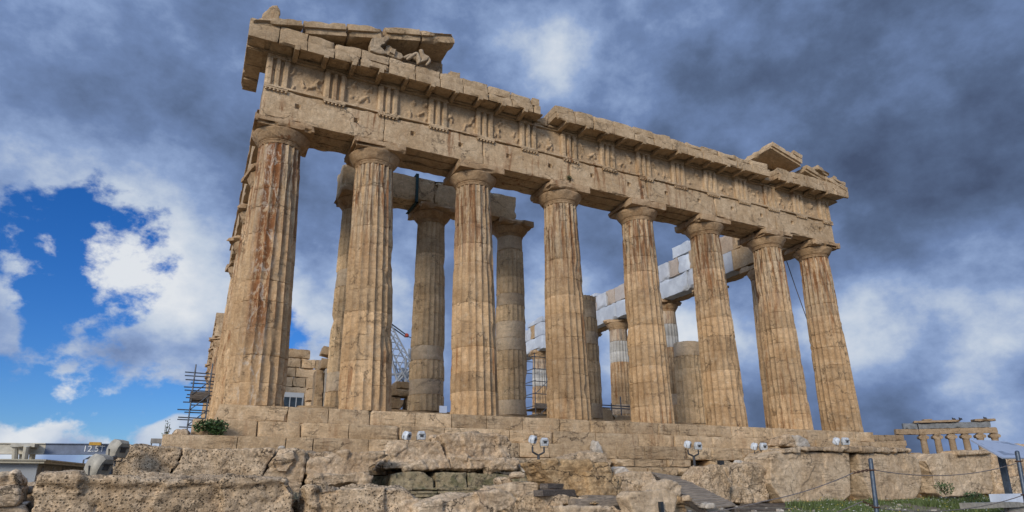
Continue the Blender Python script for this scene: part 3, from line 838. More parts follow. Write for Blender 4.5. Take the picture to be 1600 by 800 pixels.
# ------------------------------------------------------------------ loose blocks in front
def rock(label, polys, mat, name='marble_block', cat='stone block', vox=.038, big=.10, fine=.05, tone=1., group=None, bigs=.7):
    bm = bmesh.new()
    for (pts, Y, dep) in polys:
        P = [W(u, v, Y) for u, v in pts]
        vs = [bm.verts.new(p) for p in P]; vb = [bm.verts.new(p+Vector((0, dep, 0))) for p in P]
        n = len(P)
        bm.faces.new(vs); bm.faces.new(vb[::-1])
        for i in range(n): bm.faces.new((vs[i], vb[i], vb[(i+1) % n], vs[(i+1) % n]))
    bmesh.ops.triangulate(bm, faces=[f for f in bm.faces if len(f.verts) > 4])
    bmesh.ops.recalc_face_normals(bm, faces=bm.faces)
    me = bpy.data.meshes.new(name); bm.to_mesh(me); bm.free()
    o = bpy.data.objects.new(name, me); C.objects.link(o)
    m = o.modifiers.new('r', 'REMESH'); m.mode = 'VOXEL'; m.voxel_size = vox
    m = o.modifiers.new('s', 'SMOOTH'); m.factor = .35; m.iterations = 1
    dg = bpy.context.evaluated_depsgraph_get(); dg.update()
    nm = bpy.data.meshes.new_from_object(o.evaluated_get(dg)); o.modifiers.clear(); o.data = nm
    bpy.data.meshes.remove(me); nm.name = name
    k = len(nm.vertices); co = np.empty(k*3); nm.vertices.foreach_get('co', co); co = co.reshape(-1, 3)
    nr = np.empty(k*3); nm.vertices.foreach_get('normal', nr); nr = nr.reshape(-1, 3)
    sdv = Vector((random.uniform(0, 50), random.uniform(0, 50), 0))
    for i in range(k):
        p = Vector(co[i])
        a = noise.noise(p*bigs+sdv)
        b = noise.noise(Vector((p.x*2.3, p.y*2.3, p.z*3.2))+sdv)
        c = noise.noise(p*6.5+sdv); d = noise.noise(p*14.)
        ridge = 1-abs(noise.noise(p*1.9+sdv*2))*2
        bed = noise.noise(Vector((p.x*.9, p.y*.9, p.z*9.))+sdv)
        st = math.floor(noise.noise(Vector((p.x*1.1, p.y*1.1, p.z*2.2))+sdv*.5)*5+.5)/5
        vd, vp = noise.voronoi(p*1.15+sdv+noise.noise_vector(p*2.3)*.12)
        q0 = vp[0]; hv = noise.noise_vector(q0*7.31+sdv)
        q1 = noise.voronoi(p*3.1+sdv)[1][0]; hv1 = noise.noise_vector(q1*5.7+sdv)
        fac = hv.dot(p*1.15+sdv-q0)*fine*3.4 + hv1.dot(p*3.1+sdv-q1)*fine*1.1
        v = a*big*.7 + fac + b*fine*.35 + c*fine*.32 + d*fine*.25 + bed*fine*.4 + st*fine*.5 - max(0, ridge-.88)*fine*4.5
        co[i] += nr[i]*v
    nm.vertices.foreach_set('co', co.ravel()); nm.update()
    nm.polygons.foreach_set('use_smooth', [True]*len(nm.polygons))
    at = nm.attributes.new('tone', 'FLOAT', 'FACE'); at.data.foreach_set('value', [tone]*len(nm.polygons))
    nm.materials.clear(); nm.materials.append(MS[mat])
    # origin at the foot of the block
    lo = co.min(axis=0); hi = co.max(axis=0); org = np.array([(lo[0]+hi[0])/2, (lo[1]+hi[1])/2, lo[2]])
    nm.vertices.foreach_set('co', (co-org).ravel()); nm.update(); o.location = org
    return tag(o, label, cat, group)
random.seed(99)
RG = 'loose ancient blocks in front of the temple'
rock('huge pitted block filling the lower left corner, topped by a smooth band',
     [([(61, 745), (180, 743), (330, 744), (452, 746), (459, 772), (462, 880), (30, 880), (48, 772)], -9, 1.3), ([(58, 743), (453, 744), (455, 757), (57, 757)], -9.08, 1.3)], 'pitted', vox=.045, big=.05, fine=.06, group=RG)
rock('squarish pitted block beside the cream lamps, leftmost of the upper row', [([(177, 702), (189, 697), (282, 699), (283, 710), (266, 738), (260, 790), (170, 790), (174, 715)], -4, 1.4)], 'pitted', big=.04, group=RG, tone=.95)
rock('long light block with dark speckles between two diagonal cracks, under the bushy step', [([(286, 701), (433, 701), (415, 728), (404, 748), (402, 790), (266, 790), (268, 746), (285, 713)], -4, 1.4)], 'pitted', big=.03, fine=.03, group=RG, tone=1.05)
rock('wedge shaped block with a scaled face, carrying a white chip on top', [([(437, 701), (460, 700), (476, 705), (477, 742), (469, 770), (465, 790), (408, 790), (408, 743), (420, 725)], -4.05, 1.4),
      ([(430, 712), (458, 706), (462, 722), (448, 738), (434, 738), (422, 730)], -4.18, .3)], 'rock', big=.03, group=RG)
rock('block with a hollowed and broken lower face, above the left front slab', [([(479, 706), (520, 704), (600, 707), (611, 711), (577, 731), (580, 746), (573, 790), (480, 790)], -4, 1.3),
      ([(484, 750), (497, 742), (545, 741), (577, 735), (583, 745), (573, 762), (548, 753), (525, 759), (486, 760)], -4.45, .6)], 'rock', big=.04, fine=.06, group=RG)
rock('overhanging tan slab carrying a pair of white floodlights, left of the double block', [([(622, 690), (687, 689), (697, 712), (705, 731), (700, 734), (597, 734), (597, 729), (612, 708)], -3.2, 1.1), ([(600, 722), (700, 716), (706, 731), (598, 733)], -3.4, .5)], 'rock', big=.04, group=RG)
rock('overhanging block with a rounded lumpy top, right of the floodlight slab', [([(690, 678), (700, 677), (760, 679), (793, 682), (800, 694), (797, 714), (796, 730), (702, 730), (700, 715)], -3.1, 1.1), ([(733, 716), (814, 718), (809, 734), (733, 733)], -3.45, .8), ([(702, 714), (730, 712), (730, 732), (704, 733)], -3.35, .5)], 'rock', big=.06, fine=.07, group=RG)
rock('front slab with a slanting right end, low beside the pitted corner block', [([(481, 763), (560, 762), (632, 764), (658, 784), (668, 805), (668, 880), (471, 880), (473, 800)], -9, 1.2)], 'pitted', big=.05, fine=.06, group=RG, tone=1.03)
rock('pale speckled block with a humped sloping back at the bottom centre', [([(652, 791), (678, 783), (734, 772), (783, 764), (801, 769), (811, 780), (806, 790), (772, 802), (765, 880), (648, 880)], -9.4, 1.0)], 'rock', big=.06, tone=1.08, group=RG)
rock('smooth tan block with an orange corner leaning behind the humped block', [([(774, 760), (826, 753), (840, 755), (842, 765), (832, 784), (828, 805), (800, 805), (778, 775)], -7.5, .9)], 'smooth', big=.03, group=RG)
rock('small broken stone lying on the smooth tan block', [([(781, 748), (790, 746), (800, 750), (798, 757), (783, 758)], -7.2, .4)], 'rock', name='small_stone', cat='stone', vox=.03, big=.02, fine=.03)
rock('round whitish stone below the floodlights on a forked post', [([(815, 730), (819, 724), (829, 722), (837, 727), (838, 735), (831, 738), (818, 738)], -3.4, .5)], 'pale', name='small_stone', cat='stone', vox=.035, big=.02, fine=.02)
rock('massive golden boulder with a curved underside resting on timbers', [([(844, 719), (886, 716), (950, 721), (958, 733), (971, 744), (973, 760), (972, 776), (945, 778), (906, 776), (882, 767), (865, 755), (851, 736)], -8, 1.2), ([(915, 738), (955, 733), (970, 746), (970, 774), (925, 774)], -8.12, .5)], 'brown', name='boulder', cat='boulder', vox=.045, big=.06, fine=.055, group=RG)
rock('flat topped rough block half hidden behind the golden boulder', [([(876, 718), (905, 708), (925, 706), (945, 706), (955, 716), (957, 745), (957, 790), (878, 790)], -6.2, 1.0), ([(950, 739), (990, 739), (990, 790), (950, 790)], -6.1, .9)], 'rock', big=.04, group=RG)
rock('speckled low block beneath the left timbers', [([(832, 773), (850, 771), (885, 773), (930, 780), (932, 788), (878, 790), (890, 880), (830, 880)], -8.3, 1.0)], 'pitted', big=.04, group=RG)
rock('flat low block lying under the lower timber, bottom centre', [([(878, 794), (935, 792), (975, 796), (1000, 802), (1000, 880), (880, 880)], -8.9, .8)], 'smooth', big=.04, group=RG)
sl = rock('smooth squared slab with a dark metal strip, standing at the bottom edge', [([(980, 777), (988, 768), (1043, 764), (1059, 772), (1055, 800), (1052, 880), (985, 880), (990, 800)], -9.4, .5)], 'smooth', big=.02, fine=.025, group=RG)
mb = MB(); a = W(1031, 784, -9.47); b = W(1038, 812, -9.47); mb.box(a.x, b.x, -9.49, -9.38, b.z, a.z); o = mb.build('metal_strip', 'plate', origin=tuple(sl.location)); o.location = (0, 0, 0); o.parent = sl
rock('squat block lying at the back between the boulder and the wooden ramp', [([(970, 743), (985, 736), (1017, 737), (1028, 755), (1027, 785), (975, 785)], -6.4, 1.0)], 'rock', big=.05, group=RG, tone=1.1)
rock('pointed tan block at the left edge of the wooden ramp', [([(1024, 764), (1032, 754), (1047, 749), (1067, 758), (1064, 784), (1026, 784)], -7.6, .7)], 'smooth', big=.03, group=RG)
rock('small white chip beside the golden boulder', [([(961, 732), (966, 730), (977, 730), (985, 737), (980, 741), (960, 741)], -6.0, .35)], 'pale', name='small_stone', cat='stone', vox=.03, big=.02, fine=.02)
rock('brown stub of stone between the slab and the ramp foot', [([(1055, 780), (1062, 775), (1070, 778), (1073, 796), (1072, 830), (1054, 830)], -8.8, .5)], 'brown', name='small_stone', cat='stone', vox=.04, big=.03, group=None)
rock('tan filler block between the golden boulder and the squared slab', [([(960, 778), (993, 776), (997, 800), (1000, 880), (955, 880)], -8.0, .7)], 'rock', big=.04, group=RG)
rock('rounded upright boulder standing right of the wooden ramp', [([(1089, 760), (1094, 741), (1105, 728), (1128, 728), (1135, 744), (1143, 754), (1143, 787), (1140, 800), (1105, 800), (1092, 790)], -5.2, .9)], 'pitted', name='boulder', cat='boulder', big=.07, tone=.97, group=RG)
rock('rough tooled block behind the upright boulder', [([(1135, 731), (1157, 727), (1182, 723), (1196, 735), (1202, 752), (1199, 783), (1168, 787), (1140, 787)], -4.8, 1.0)], 'pitted', big=.06, fine=.06, group=RG)
rock('brown rounded block leaning against the steps under the fourth floodlight pair', [([(1174, 723), (1197, 706), (1215, 697), (1228, 700), (1222, 790), (1196, 790), (1200, 752), (1190, 735)], -4.2, .9)], 'brown', big=.06, group=RG)
rock('broad streaked block with a curved left end and an overhanging lip', [([(1204, 714), (1213, 705), (1328, 707), (1330, 773), (1316, 785), (1226, 786), (1214, 769), (1205, 757)], -5, 1.3)], 'smooth', big=.02, fine=.022, group=RG)
rock('thin grey capping slab along the top of the streaked blocks, under the last lamps', [([(1226, 700), (1300, 697), (1400, 700), (1425, 702), (1425, 707), (1330, 706), (1252, 704), (1252, 708), (1226, 708)], -5.15, 1.3)], 'rock', name='marble_slab', cat='stone slab', vox=.045, big=.02, fine=.05, tone=.85)
rock('brown wedge of stone showing in the gap between two streaked blocks', [([(1328, 703), (1362, 705), (1362, 790), (1330, 790)], -4.2, .8)], 'brown', big=.03, group=RG)
rock('leaning streaked block behind the dark fence post', [([(1338, 709), (1420, 707), (1436, 718), (1441, 740), (1441, 760), (1430, 779), (1388, 783), (1366, 783), (1359, 772), (1349, 745)], -5, 1.3)], 'smooth', big=.03, fine=.025, group=RG)
rock('streaked block with a ragged dark top, left of the information board', [([(1446, 719), (1460, 708), (1500, 709), (1547, 708), (1549, 739), (1553, 765), (1546, 771), (1474, 777), (1464, 770), (1459, 745), (1450, 727)], -5, 1.3), ([(1497, 704), (1545, 703), (1549, 709), (1500, 712)], -5.2, .8)], 'smooth', big=.03, fine=.028, group=RG, tone=1.05)
rock('brown stone deep in the gap left of the ragged topped block', [([(1432, 712), (1466, 712), (1466, 785), (1432, 785)], -4.2, .6)], 'brown', big=.03, group=RG, tone=.9)
rock('block behind the information board, cut off by the right edge', [([(1553, 710), (1625, 713), (1640, 780), (1570, 780), (1557, 766), (1554, 740)], -4.4, 1.3), ([(1580, 748), (1602, 743), (1620, 760), (1600, 778), (1575, 778)], -4.9, .8)], 'rock', big=.05, fine=.07, group=RG)
rock('lump of broken marble on the steps below the seventh column', [([(1217, 696), (1222, 684), (1233, 680), (1244, 690), (1246, 698)], -1.6, .7)], 'rock', name='small_stone', cat='stone', vox=.05, big=.03)
rock('whitish flaked fragment on the steps left of the last floodlights', [([(1245, 680), (1262, 686), (1267, 698), (1247, 698)], -1.7, .6)], 'pale', name='small_stone', cat='stone', vox=.05, big=.03, tone=.85)
rock('pointed pale splinter standing on the step above the golden boulder', [([(928, 714), (932, 692), (935, 688), (940, 697), (944, 714)], -1.85, .4)], 'pale', name='small_stone', cat='stone', vox=.04, big=.02, tone=.9)
rock('flat pebble on top of the lowest step at its left end', [([(270, 679), (277, 673), (288, 672), (294, 675), (294, 680)], -1.1, .6)], 'rock', name='small_stone', cat='stone', vox=.04, big=.02)
rock('white chip on top of the wedge shaped block', [([(435, 701), (438, 697), (444, 697), (446, 701)], -3.9, .3)], 'pale', name='small_stone', cat='stone', vox=.02, big=.01, fine=.015)
rock('white crumbs of marble on the rough tooled block', [([(1154, 724), (1158, 719), (1163, 722), (1167, 724)], -4.5, .3)], 'pale', name='small_stone', cat='stone', vox=.025, big=.01, fine=.02)
rock('pale rounded stone at the left edge, topmost of its heap', [([(-30, 757), (-12, 747), (5, 742), (20, 742), (29, 749), (28, 757), (8, 760)], -9, .7)], 'rock', big=.04, tone=1.1, vox=.04)
rock('square grooved stone at the left edge under the rounded one', [([(-30, 761), (0, 758), (25, 757), (33, 760), (31, 780), (25, 791), (-30, 793)], -9.1, .8)], 'rock', big=.03, vox=.04)
rock('dark stone at the left edge, lowest of its heap', [([(-30, 795), (20, 793), (35, 789), (42, 800), (44, 880), (-30, 880)], -9, .9)], 'rock', big=.03, vox=.04, tone=.9)
rock('sandy block filling the gap beside the huge pitted block', [([(24, 754), (58, 752), (60, 880), (24, 880)], -8.0, .8)], 'rock', big=.04, vox=.05, tone=1.0)
rock('grey stone wedged between the left heap and the sandy block', [([(31, 762), (46, 760), (47, 771), (31, 772)], -8.3, .3)], 'pale', name='small_stone', cat='stone', vox=.03, big=.02, fine=.02, tone=.6)
mb = MB(); a = W(458, 773, -6); b = W(476, 773, -6)
rock('grey block deep in the slot between the two front blocks', [([(455, 774), (480, 774), (480, 880), (455, 880)], -7.2, .6)], 'mossy', big=.02, vox=.05)
# acroterion block on the gable corner
o = rock('jagged block perched on the left corner of the gable', [([(408, 30), (410, 21), (425, 9), (433, 8), (437, 16), (437, 37), (408, 37)], -.3, .5)], 'cornice', name='perched_block', vox=.035, big=.02, fine=.03)

MG = 'mossy foundation blocks in the dark slot'
rock('mossy block with a cut corner under the overhanging floodlight slab', [([(612, 742), (636, 737), (660, 738), (677, 748), (679, 762), (679, 800), (606, 800)], -3.4, .9)], 'mossy', big=.02, fine=.03, group=MG)
rock('mossy square block under the seam of the two overhanging blocks', [([(681, 739), (729, 739), (730, 800), (681, 800)], -3.35, .9)], 'mossy', big=.02, fine=.03, group=MG)
rock('long mossy grey block running below the round whitish stone', [([(732, 739), (790, 740), (852, 741), (852, 800), (732, 800)], -3.35, .9)], 'mossy', big=.02, fine=.03, group=MG)
mb = MB(); a = W(610, 766, -3.9); b = W(800, 766, -3.9); random.seed(4)
for k in range(3):
    x = a.x
    while x < b.x:
        e = x+random.uniform(.5, 1.1); mb.rough(x+.004, e-.004, -3.9-k*.14, -3.2, a.z-.02-k*.09, a.z+.065-k*.09, .12, .006, .03, tn(.15)); x = e
mb.rough(a.x, b.x, -4.3, -3.2, -3.5, a.z-.205, .2, .02, .04)
tag(mb.build('stone_ledge', 'mossy', smooth=35), 'thin stepped mossy ledge beneath the mossy foundation blocks', 'ledge')

rock('grey marble horse head with arched neck beside the reclining statue', [([(579, 79), (578, 67), (581, 60), (587, 57), (592, 60), (600, 60), (606, 57), (608, 60), (603, 65), (596, 68), (593, 71), (598, 76), (605, 84), (594, 84)], -.60, .30)], 'figure', name='horse_head_statue', cat='statue', vox=.03, big=.01, fine=.025)
rock('worn lump of a second statue between the horse head and the reclining figure', [([(601, 79), (603, 70), (609, 69), (612, 76), (619, 79), (627, 82), (632, 89), (626, 93), (612, 88), (604, 85)], -.45, .4), ([(608, 80), (614, 74), (619, 77), (618, 86)], -.55, .3)], 'figure', name='broken_statue', cat='statue', vox=.03, big=.02, fine=.03)

# timbers
def timber(a, b, wd, ht, label, mat='wood', group='timbers propping the golden boulder'):
    a = Vector(a); b = Vector(b); d = b-a; l = d.length
    q = d.to_track_quat('X', 'Z').to_matrix().to_4x4(); T = q
    mb = MB(); mb.rough(0, l, -wd/2, wd/2, 0, ht, .12, .004, .02, 1., T=T)
    o = mb.build('timber', mat, smooth=35); o.location = a
    return tag(o, label, 'timber', group)
a = W(842, 773, -8.5); b = W(894, 774, -7.4)
timber((a.x, -8.45, a.z-.05), (b.x+.2, -7.6, a.z-.06), .30, .17, 'thick dark timber propping the left side of the golden boulder', 'darkwood')
timber((a.x+.35, -8.1, a.z+.125), (b.x+.2, -7.5, a.z+.12), .26, .13, 'dark timber lying across the thick one under the boulder', 'darkwood')
a = W(911, 785, -8.2); b = W(962, 785, -8.2); timber(a, (b.x, -8.1, b.z), .4, .17, 'pale short timber directly beneath the golden boulder')
a = W(893, 794, -8.5); b = W(975, 790, -8.3); timber(a, b, .3, .2, 'long timber below the short one under the golden boulder')

timber(W(1163, 794, -5.9), W(1338, 792, -5.7), .35, .14, 'long dark timber lying under the block with the overhanging lip', 'darkwood', 'timbers under the streaked blocks')
timber(W(1150, 803, -7.0), W(1290, 802, -6.6), .3, .16, 'dark timber lying in front of the longer one near the ramp foot', 'darkwood', 'timbers under the streaked blocks')
# wooden ramp
p0 = W(1018, 737, -3.6); p1 = W(1060, 744, -3.6)
q0 = W(1102, 795, -8.8); q1 = W(1150, 789, -8.8)
ax = (q0-p0); ctr = (p0+p1+q0+q1)/4
RA = empty('wooden_ramp', tuple(q0), 'slatted wooden ramp rising from the grass between the blocks', 'ramp')
mb = MB(); n = 19
for i in range(n):
    s0 = i/n+.012; s1 = (i+1)/n-.010
    A, B = p0.lerp(q0, s0), p1.lerp(q1, s0); Cc, Dd = p0.lerp(q0, s1), p1.lerp(q1, s1)
    up = Vector((0, 0, random.uniform(.0, .012)))
    ov = (B-A).normalized()*random.uniform(.0, .06)
    mb.prism([A-ov+up, Cc-ov+up, Dd+ov+up, B+ov+up], (0, 0, -.045), tn(.35))
mb.build('deck', 'wood', RA, origin=tuple(q0)).location = (0, 0, 0)
for A, B in ((p0, q0), (p1, q1)):
    mb = MB(); s = Vector((.05, 0, 0)) if A is p0 else Vector((-.05, 0, 0))
    mb.prism([A+Vector((0, 0, -.05)), B+Vector((0, 0, -.05)), B+Vector((0, 0, -.22)), A+Vector((0, 0, -.22))], s*1.4)
    mb.build('side_board', 'darkwood', RA, origin=tuple(q0)).location = (0, 0, 0)

# ------------------------------------------------------------------ floodlights
LG = 'white floodlights along the steps'
def flood(u, v, Y, size, yaw, tilt, label, mat='lampwhite'):
    P = W(u, v, Y); s = size
    root = empty('floodlight', tuple(P), label, 'floodlight', LG)
    Rm = Matrix.Rotation(yaw, 4, 'Z') @ Matrix.Rotation(tilt, 4, 'X')
    mb = MB()
    pr = [(-.5, -.38), (.5, -.38), (.56, -.1), (.52, .25), (.34, .5), (-.34, .5), (-.52, .25), (-.56, -.1)]
    vs = []
    for y, k in ((-.36, .82), (-.22, 1.), (.15, .95), (.34, .62)):
        for x, z in pr: vs.append(Rm @ Vector((x*k*s*.9, y*s*1.1, z*k*s*1.05)))
    m = 8; fs = [(j*m+i, j*m+(i+1) % m, (j+1)*m+(i+1) % m, (j+1)*m+i) for j in range(3) for i in range(m)] + [tuple(range(m))[::-1], tuple(range(24, 32))]
    mb.add(vs, fs); mb.build('housing', mat, root, smooth=40)
    mb = MB(); mb.box(-.40*s, .40*s, .36*s*1.05, .36*s*1.05+.01, -.28*s, .42*s, T=Rm) if False else None
    mb.box(-.17*s, .17*s, -.43*s, -.385*s, -.06*s, .16*s, T=Rm); mb.box(-.3*s, .3*s, -.44*s, -.40*s, .18*s, .24*s, T=Rm)
    mb.build('ballast_cover', 'lampdark', root)
    mb = MB(); c = Rm @ Vector((0, 0, -.1*s))
    for sx in (-1, 1):
        e1 = Rm @ Vector((sx*.54*s, 0, 0)); e2 = Vector((sx*.42*s*math.cos(yaw), sx*.42*s*math.sin(yaw), -.62*s))
        mb.tube(e1, e2, .03*s, 6)
    mb.tube(Vector((-.42*s*math.cos(yaw), -.42*s*math.sin(yaw), -.62*s)), Vector((.42*s*math.cos(yaw), .42*s*math.sin(yaw), -.62*s)), .03*s, 6)
    mb.tube((0, 0, -.62*s), (0, 0, -.9*s), .05*s, 8)
    mb.build('bracket', 'lampdark', root, smooth=40)
    return root
nm_ = ['on the tan overhanging slab', 'on the first forked post beside the golden boulder', 'on the forked post above the wooden ramp', 'above the brown rounded block', 'on the grey capping slab below the last column']
prs = [((635, 681), (658, 681), -2.9, 0.27), ((832, 687), (850, 691), -3.6, 0.27), ((1074, 695), (1090, 697), -3.7, 0.28), ((1178, 698), (1192, 698), -4.1, 0.28), ((1306, 690), (1320, 690), -4.9, 0.30)]
for (pa, pb, Y, s), wh in zip(prs, nm_):
    flood(pa[0], pa[1], Y, s, R(38), R(18), 'floodlight turned right, '+wh)
    flood(pb[0], pb[1], Y, s*1.02, R(-8), R(14), 'floodlight facing the columns, '+wh)
def fork(u, v, vb, Y, label, wpx):
    P = W(u, v, Y); B = W(u, vb, Y)
    root = empty('lamp_post', (P.x, Y, B.z), label, 'post', 'forked lamp posts')
    h = P.z-B.z; l = W(u-wpx, v, Y).x-P.x; r_ = W(u+wpx, v, Y).x-P.x
    mb = MB(); mb.tube((0, 0, 0), (0, 0, h*.6), .045, 8); mb.build('pole', 'lampdark', root, smooth=40)
    mb = MB(); mb.path([(l, 0, h), (l, 0, h*.75), (0, 0, h*.6)], .03); mb.path([(r_, 0, h), (r_, 0, h*.75), (0, 0, h*.6)], .03); mb.build('fork', 'lampdark', root, smooth=40)
fork(841, 698, 732, -3.6, 'grey forked post holding two floodlights left of the golden boulder', 9)
fork(1083, 703, 728, -3.7, 'grey forked post holding two floodlights above the wooden ramp', 8)
o = flood(153, 728, -6, .46, R(58), R(20), 'large cream floodlight tilted up, lower of two at the left end of the blocks', 'lampcream'); o['group'] = 'large cream floodlights'
o = flood(183, 702, -4.6, .42, R(50), R(18), 'large cream floodlight half hidden behind the leftmost upper block', 'lampcream'); o['group'] = 'large cream floodlights'
P = W(170, 740, -5.5)
mb = MB(); mb.path([W(150, 742, -5.8), W(160, 752, -5.8), W(172, 742, -5.6), W(172, 718, -5.4), W(180, 715, -5.2)], .05)
tag(mb.build('bent_tube', 'lampdark', smooth=40), 'dark bent tube beside the two cream floodlights', 'tube')

# ------------------------------------------------------------------ fence posts, ropes, board
def post(u0, v0, u1, v1, Y, label, r=.05):
    B = W(u1, v1, Y); Tt = W(u0, v0, Y); B.y = Y; Tt.y = Y
    root = empty('fence_post', tuple(B), label, 'fence post', 'dark steel fence posts')
    mb = MB(); mb.tube((0, 0, -.1), Tt-B, r, 10); mb.tube(Tt-B, Tt-B+Vector((0, 0, .03)), r*1.08, 10, r*.5); mb.build('pole', 'steel', root, smooth=40)
    for k in (.82, .2):
        p = (Tt-B)*k; m2 = MB(); m2.path([p+Vector((math.cos(t)*.075, math.sin(t)*.075, .0)) for t in [i*PI/4 for i in range(9)]], .015); m2.build('ring', 'rust', root)
    return B, Tt
B1, T1 = post(1360, 718, 1371, 812, -12, 'dark steel fence post standing alone in the grass')
B2, T2 = post(1589, 706, 1604, 790, -12.6, 'dark steel fence post in front of the information board')
def rope(pts, label, r=.011):
    out = []
    for a, b, sag in pts:
        a = Vector(a); b = Vector(b)
        for i in range(13):
            s = i/12; out.append(a.lerp(b, s)-Vector((0, 0, sag*4*s*(1-s))))
    mb = MB(); mb.path(out, r, 5); return tag(mb.build('rope', 'wire', smooth=60), label, 'rope', 'barrier ropes')
def chain(a, b, label):
    a = Vector(a); b = Vector(b); mb = MB(); n = 9
    for i in range(n):
        p = a.lerp(b, i/n); q = a.lerp(b, (i+.85)/n); o = Vector((0, .018 if i % 2 else 0, 0 if i % 2 else .018))
        mb.tube(p+o, q+o, .012, 5); mb.tube(p-o, q-o, .012, 5)
    return tag(mb.build('chain', 'rust'), label, 'chain', 'rusty chain ends')
hi = T1-(T1-B1)*.17; lo = B1+(T1-B1)*.19
c_hi = W(1333, 739, -12); c_lo = W(1348, 783, -12)
chain(hi, c_hi, 'rusty chain hooked to the upper ring of the lone fence post'); chain(lo, c_lo, 'rusty chain hooked to the lower ring of the lone fence post')
e_hi = W(1195, 783, -11.5); e2 = W(1060, 806, -10.5)
rope([(c_hi, e_hi, .06), (e_hi, e2, .04)], 'upper rope sagging left from the lone fence post')
rope([(c_lo, W(1270, 812, -11.6), .03)], 'lower rope falling left from the lone fence post into the grass')
hi2 = T2-(T2-B2)*.2; lo2 = B2+(T2-B2)*.2
rope([(hi, hi2, .22)], 'upper rope between the two fence posts'); rope([(lo, lo2, .2)], 'lower rope between the two fence posts')
# information board
c00 = W(1517, 687, -10.2); c10 = W(1570, 689, -9.4); c01 = W(1567, 715, -11.6); 
c11 = W(1660, 716, -10.9)
BR = empty('information_board', tuple(W(1582, 775, -10.8)), 'tilted pale information board on a steel leg at the right edge', 'sign')
org = Vector(BR.location)
nrm = (c01-c00).cross(c10-c00).normalized()
if nrm.dot(CAM-c00) < 0: nrm = -nrm
mb = MB(); mb.prism([c00, c10, c11, c01], -nrm*.04); mb.build('board', 'board', BR, origin=tuple(org)).location = (0, 0, 0)
def onb(s, t, h): 
    a = c00.lerp(c10, s); b = c01.lerp(c11, s); return a.lerp(b, t)+nrm*h
mb = MB(); mb2 = MB()
for (s0, s1, t0, t1, d) in ((.08, .38, .10, .30, 1), (.44, .62, .12, .24, 0), (.68, .93, .10, .28, 0), (.12, .3, .40, .52, 0), (.45, .62, .36, .46, 1), (.42, .5, .58, .66, 1), (.66, .9, .42, .75, 0), (.1, .36, .66, .86, 0), (.52, .6, .76, .84, 1)):
    (mb if d else mb2).prism([onb(s0, t0, .004), onb(s1, t0, .004), onb(s1, t1, .004), onb(s0, t1, .004)], nrm*.002)
mb.build('printed_picture', 'print1', BR, origin=tuple(org)).location = (0, 0, 0); mb2.build('printed_text', 'print2', BR, origin=tuple(org)).location = (0, 0, 0)
mb = MB(); a = W(1568, 712, -10.9); b = W(1582, 778, -10.8)
mb.prism([a+Vector((-.07, 0, 0)), a+Vector((.07, 0, 0)), b+Vector((.07, 0, 0)), b+Vector((-.07, 0, 0))], (0, .14, 0)); mb.build('leg', 'steel', BR, origin=tuple(org)).location = (0, 0, 0)
mb = MB(); a = W(1557, 772, -11.2); b = W(1650, 787, -11.2); mb.box(a.x, b.x, -11.28, -11.0, b.z-.02, a.z)
tag(mb.build('white_plinth', 'boxwhite'), 'low whitewashed block at the foot of the information board', 'plinth')
mb = MB(); a = W(1516, 785.5, -11.6); b = W(1660, 789, -11.6); mb.rough(a.x, b.x, -11.6, -11.3, b.z-.03, a.z-.0, .2, .01, .04)
tag(mb.build('concrete_slab', 'concrete', smooth=35), 'thin concrete slab under the whitewashed block', 'slab')
mb = MB(); a = W(1577, 790, -11.5); b = W(1640, 830, -11.5); mb.rough(a.x, b.x, -11.5, -11.25, b.z, a.z-.0, .2, .02, .06)
tag(mb.build('concrete_foot', 'concrete', smooth=35), 'rough concrete foot carrying the thin slab', 'footing')
# marker stake, small signs
mb = MB(); a = W(1125, 720, -3.4); mb.box(a.x-.1, a.x+.1, -3.5, -3.35, a.z-.5, a.z); tag(mb.build('dark_stake', 'plate'), 'short dark stake behind the upright boulder', 'stake')
P = W(693, 643, .25); RS = empty('notice_stand', (P.x, .3, 0), 'small pale notice on a stand beside the third column', 'notice')
mb = MB(); mb.box(-.14, .14, -.02, .02, .05, .30); mb.build('plate', 'board', RS); mb = MB(); mb.tube((0, .03, 0), (0, .03, .2), .02); mb.build('foot', 'steel', RS)
P = W(243, 698, -1); RS = empty('small_sign', tuple(P), 'small grey sign on two legs beyond the left end of the steps', 'sign')
a = W(236, 685, -1)-P; b = W(252, 693, -1)-P
mb = MB(); mb.box(a.x, b.x, -.02, .02, b.z, a.z); mb.build('board', 'wallgrey', RS)
mb = MB(); mb.tube((a.x+.03, .03, -1), (a.x+.03, .03, a.z), .02); mb.tube((b.x-.03, .03, -1), (b.x-.03, .03, a.z), .02); mb.build('legs', 'tube', RS)

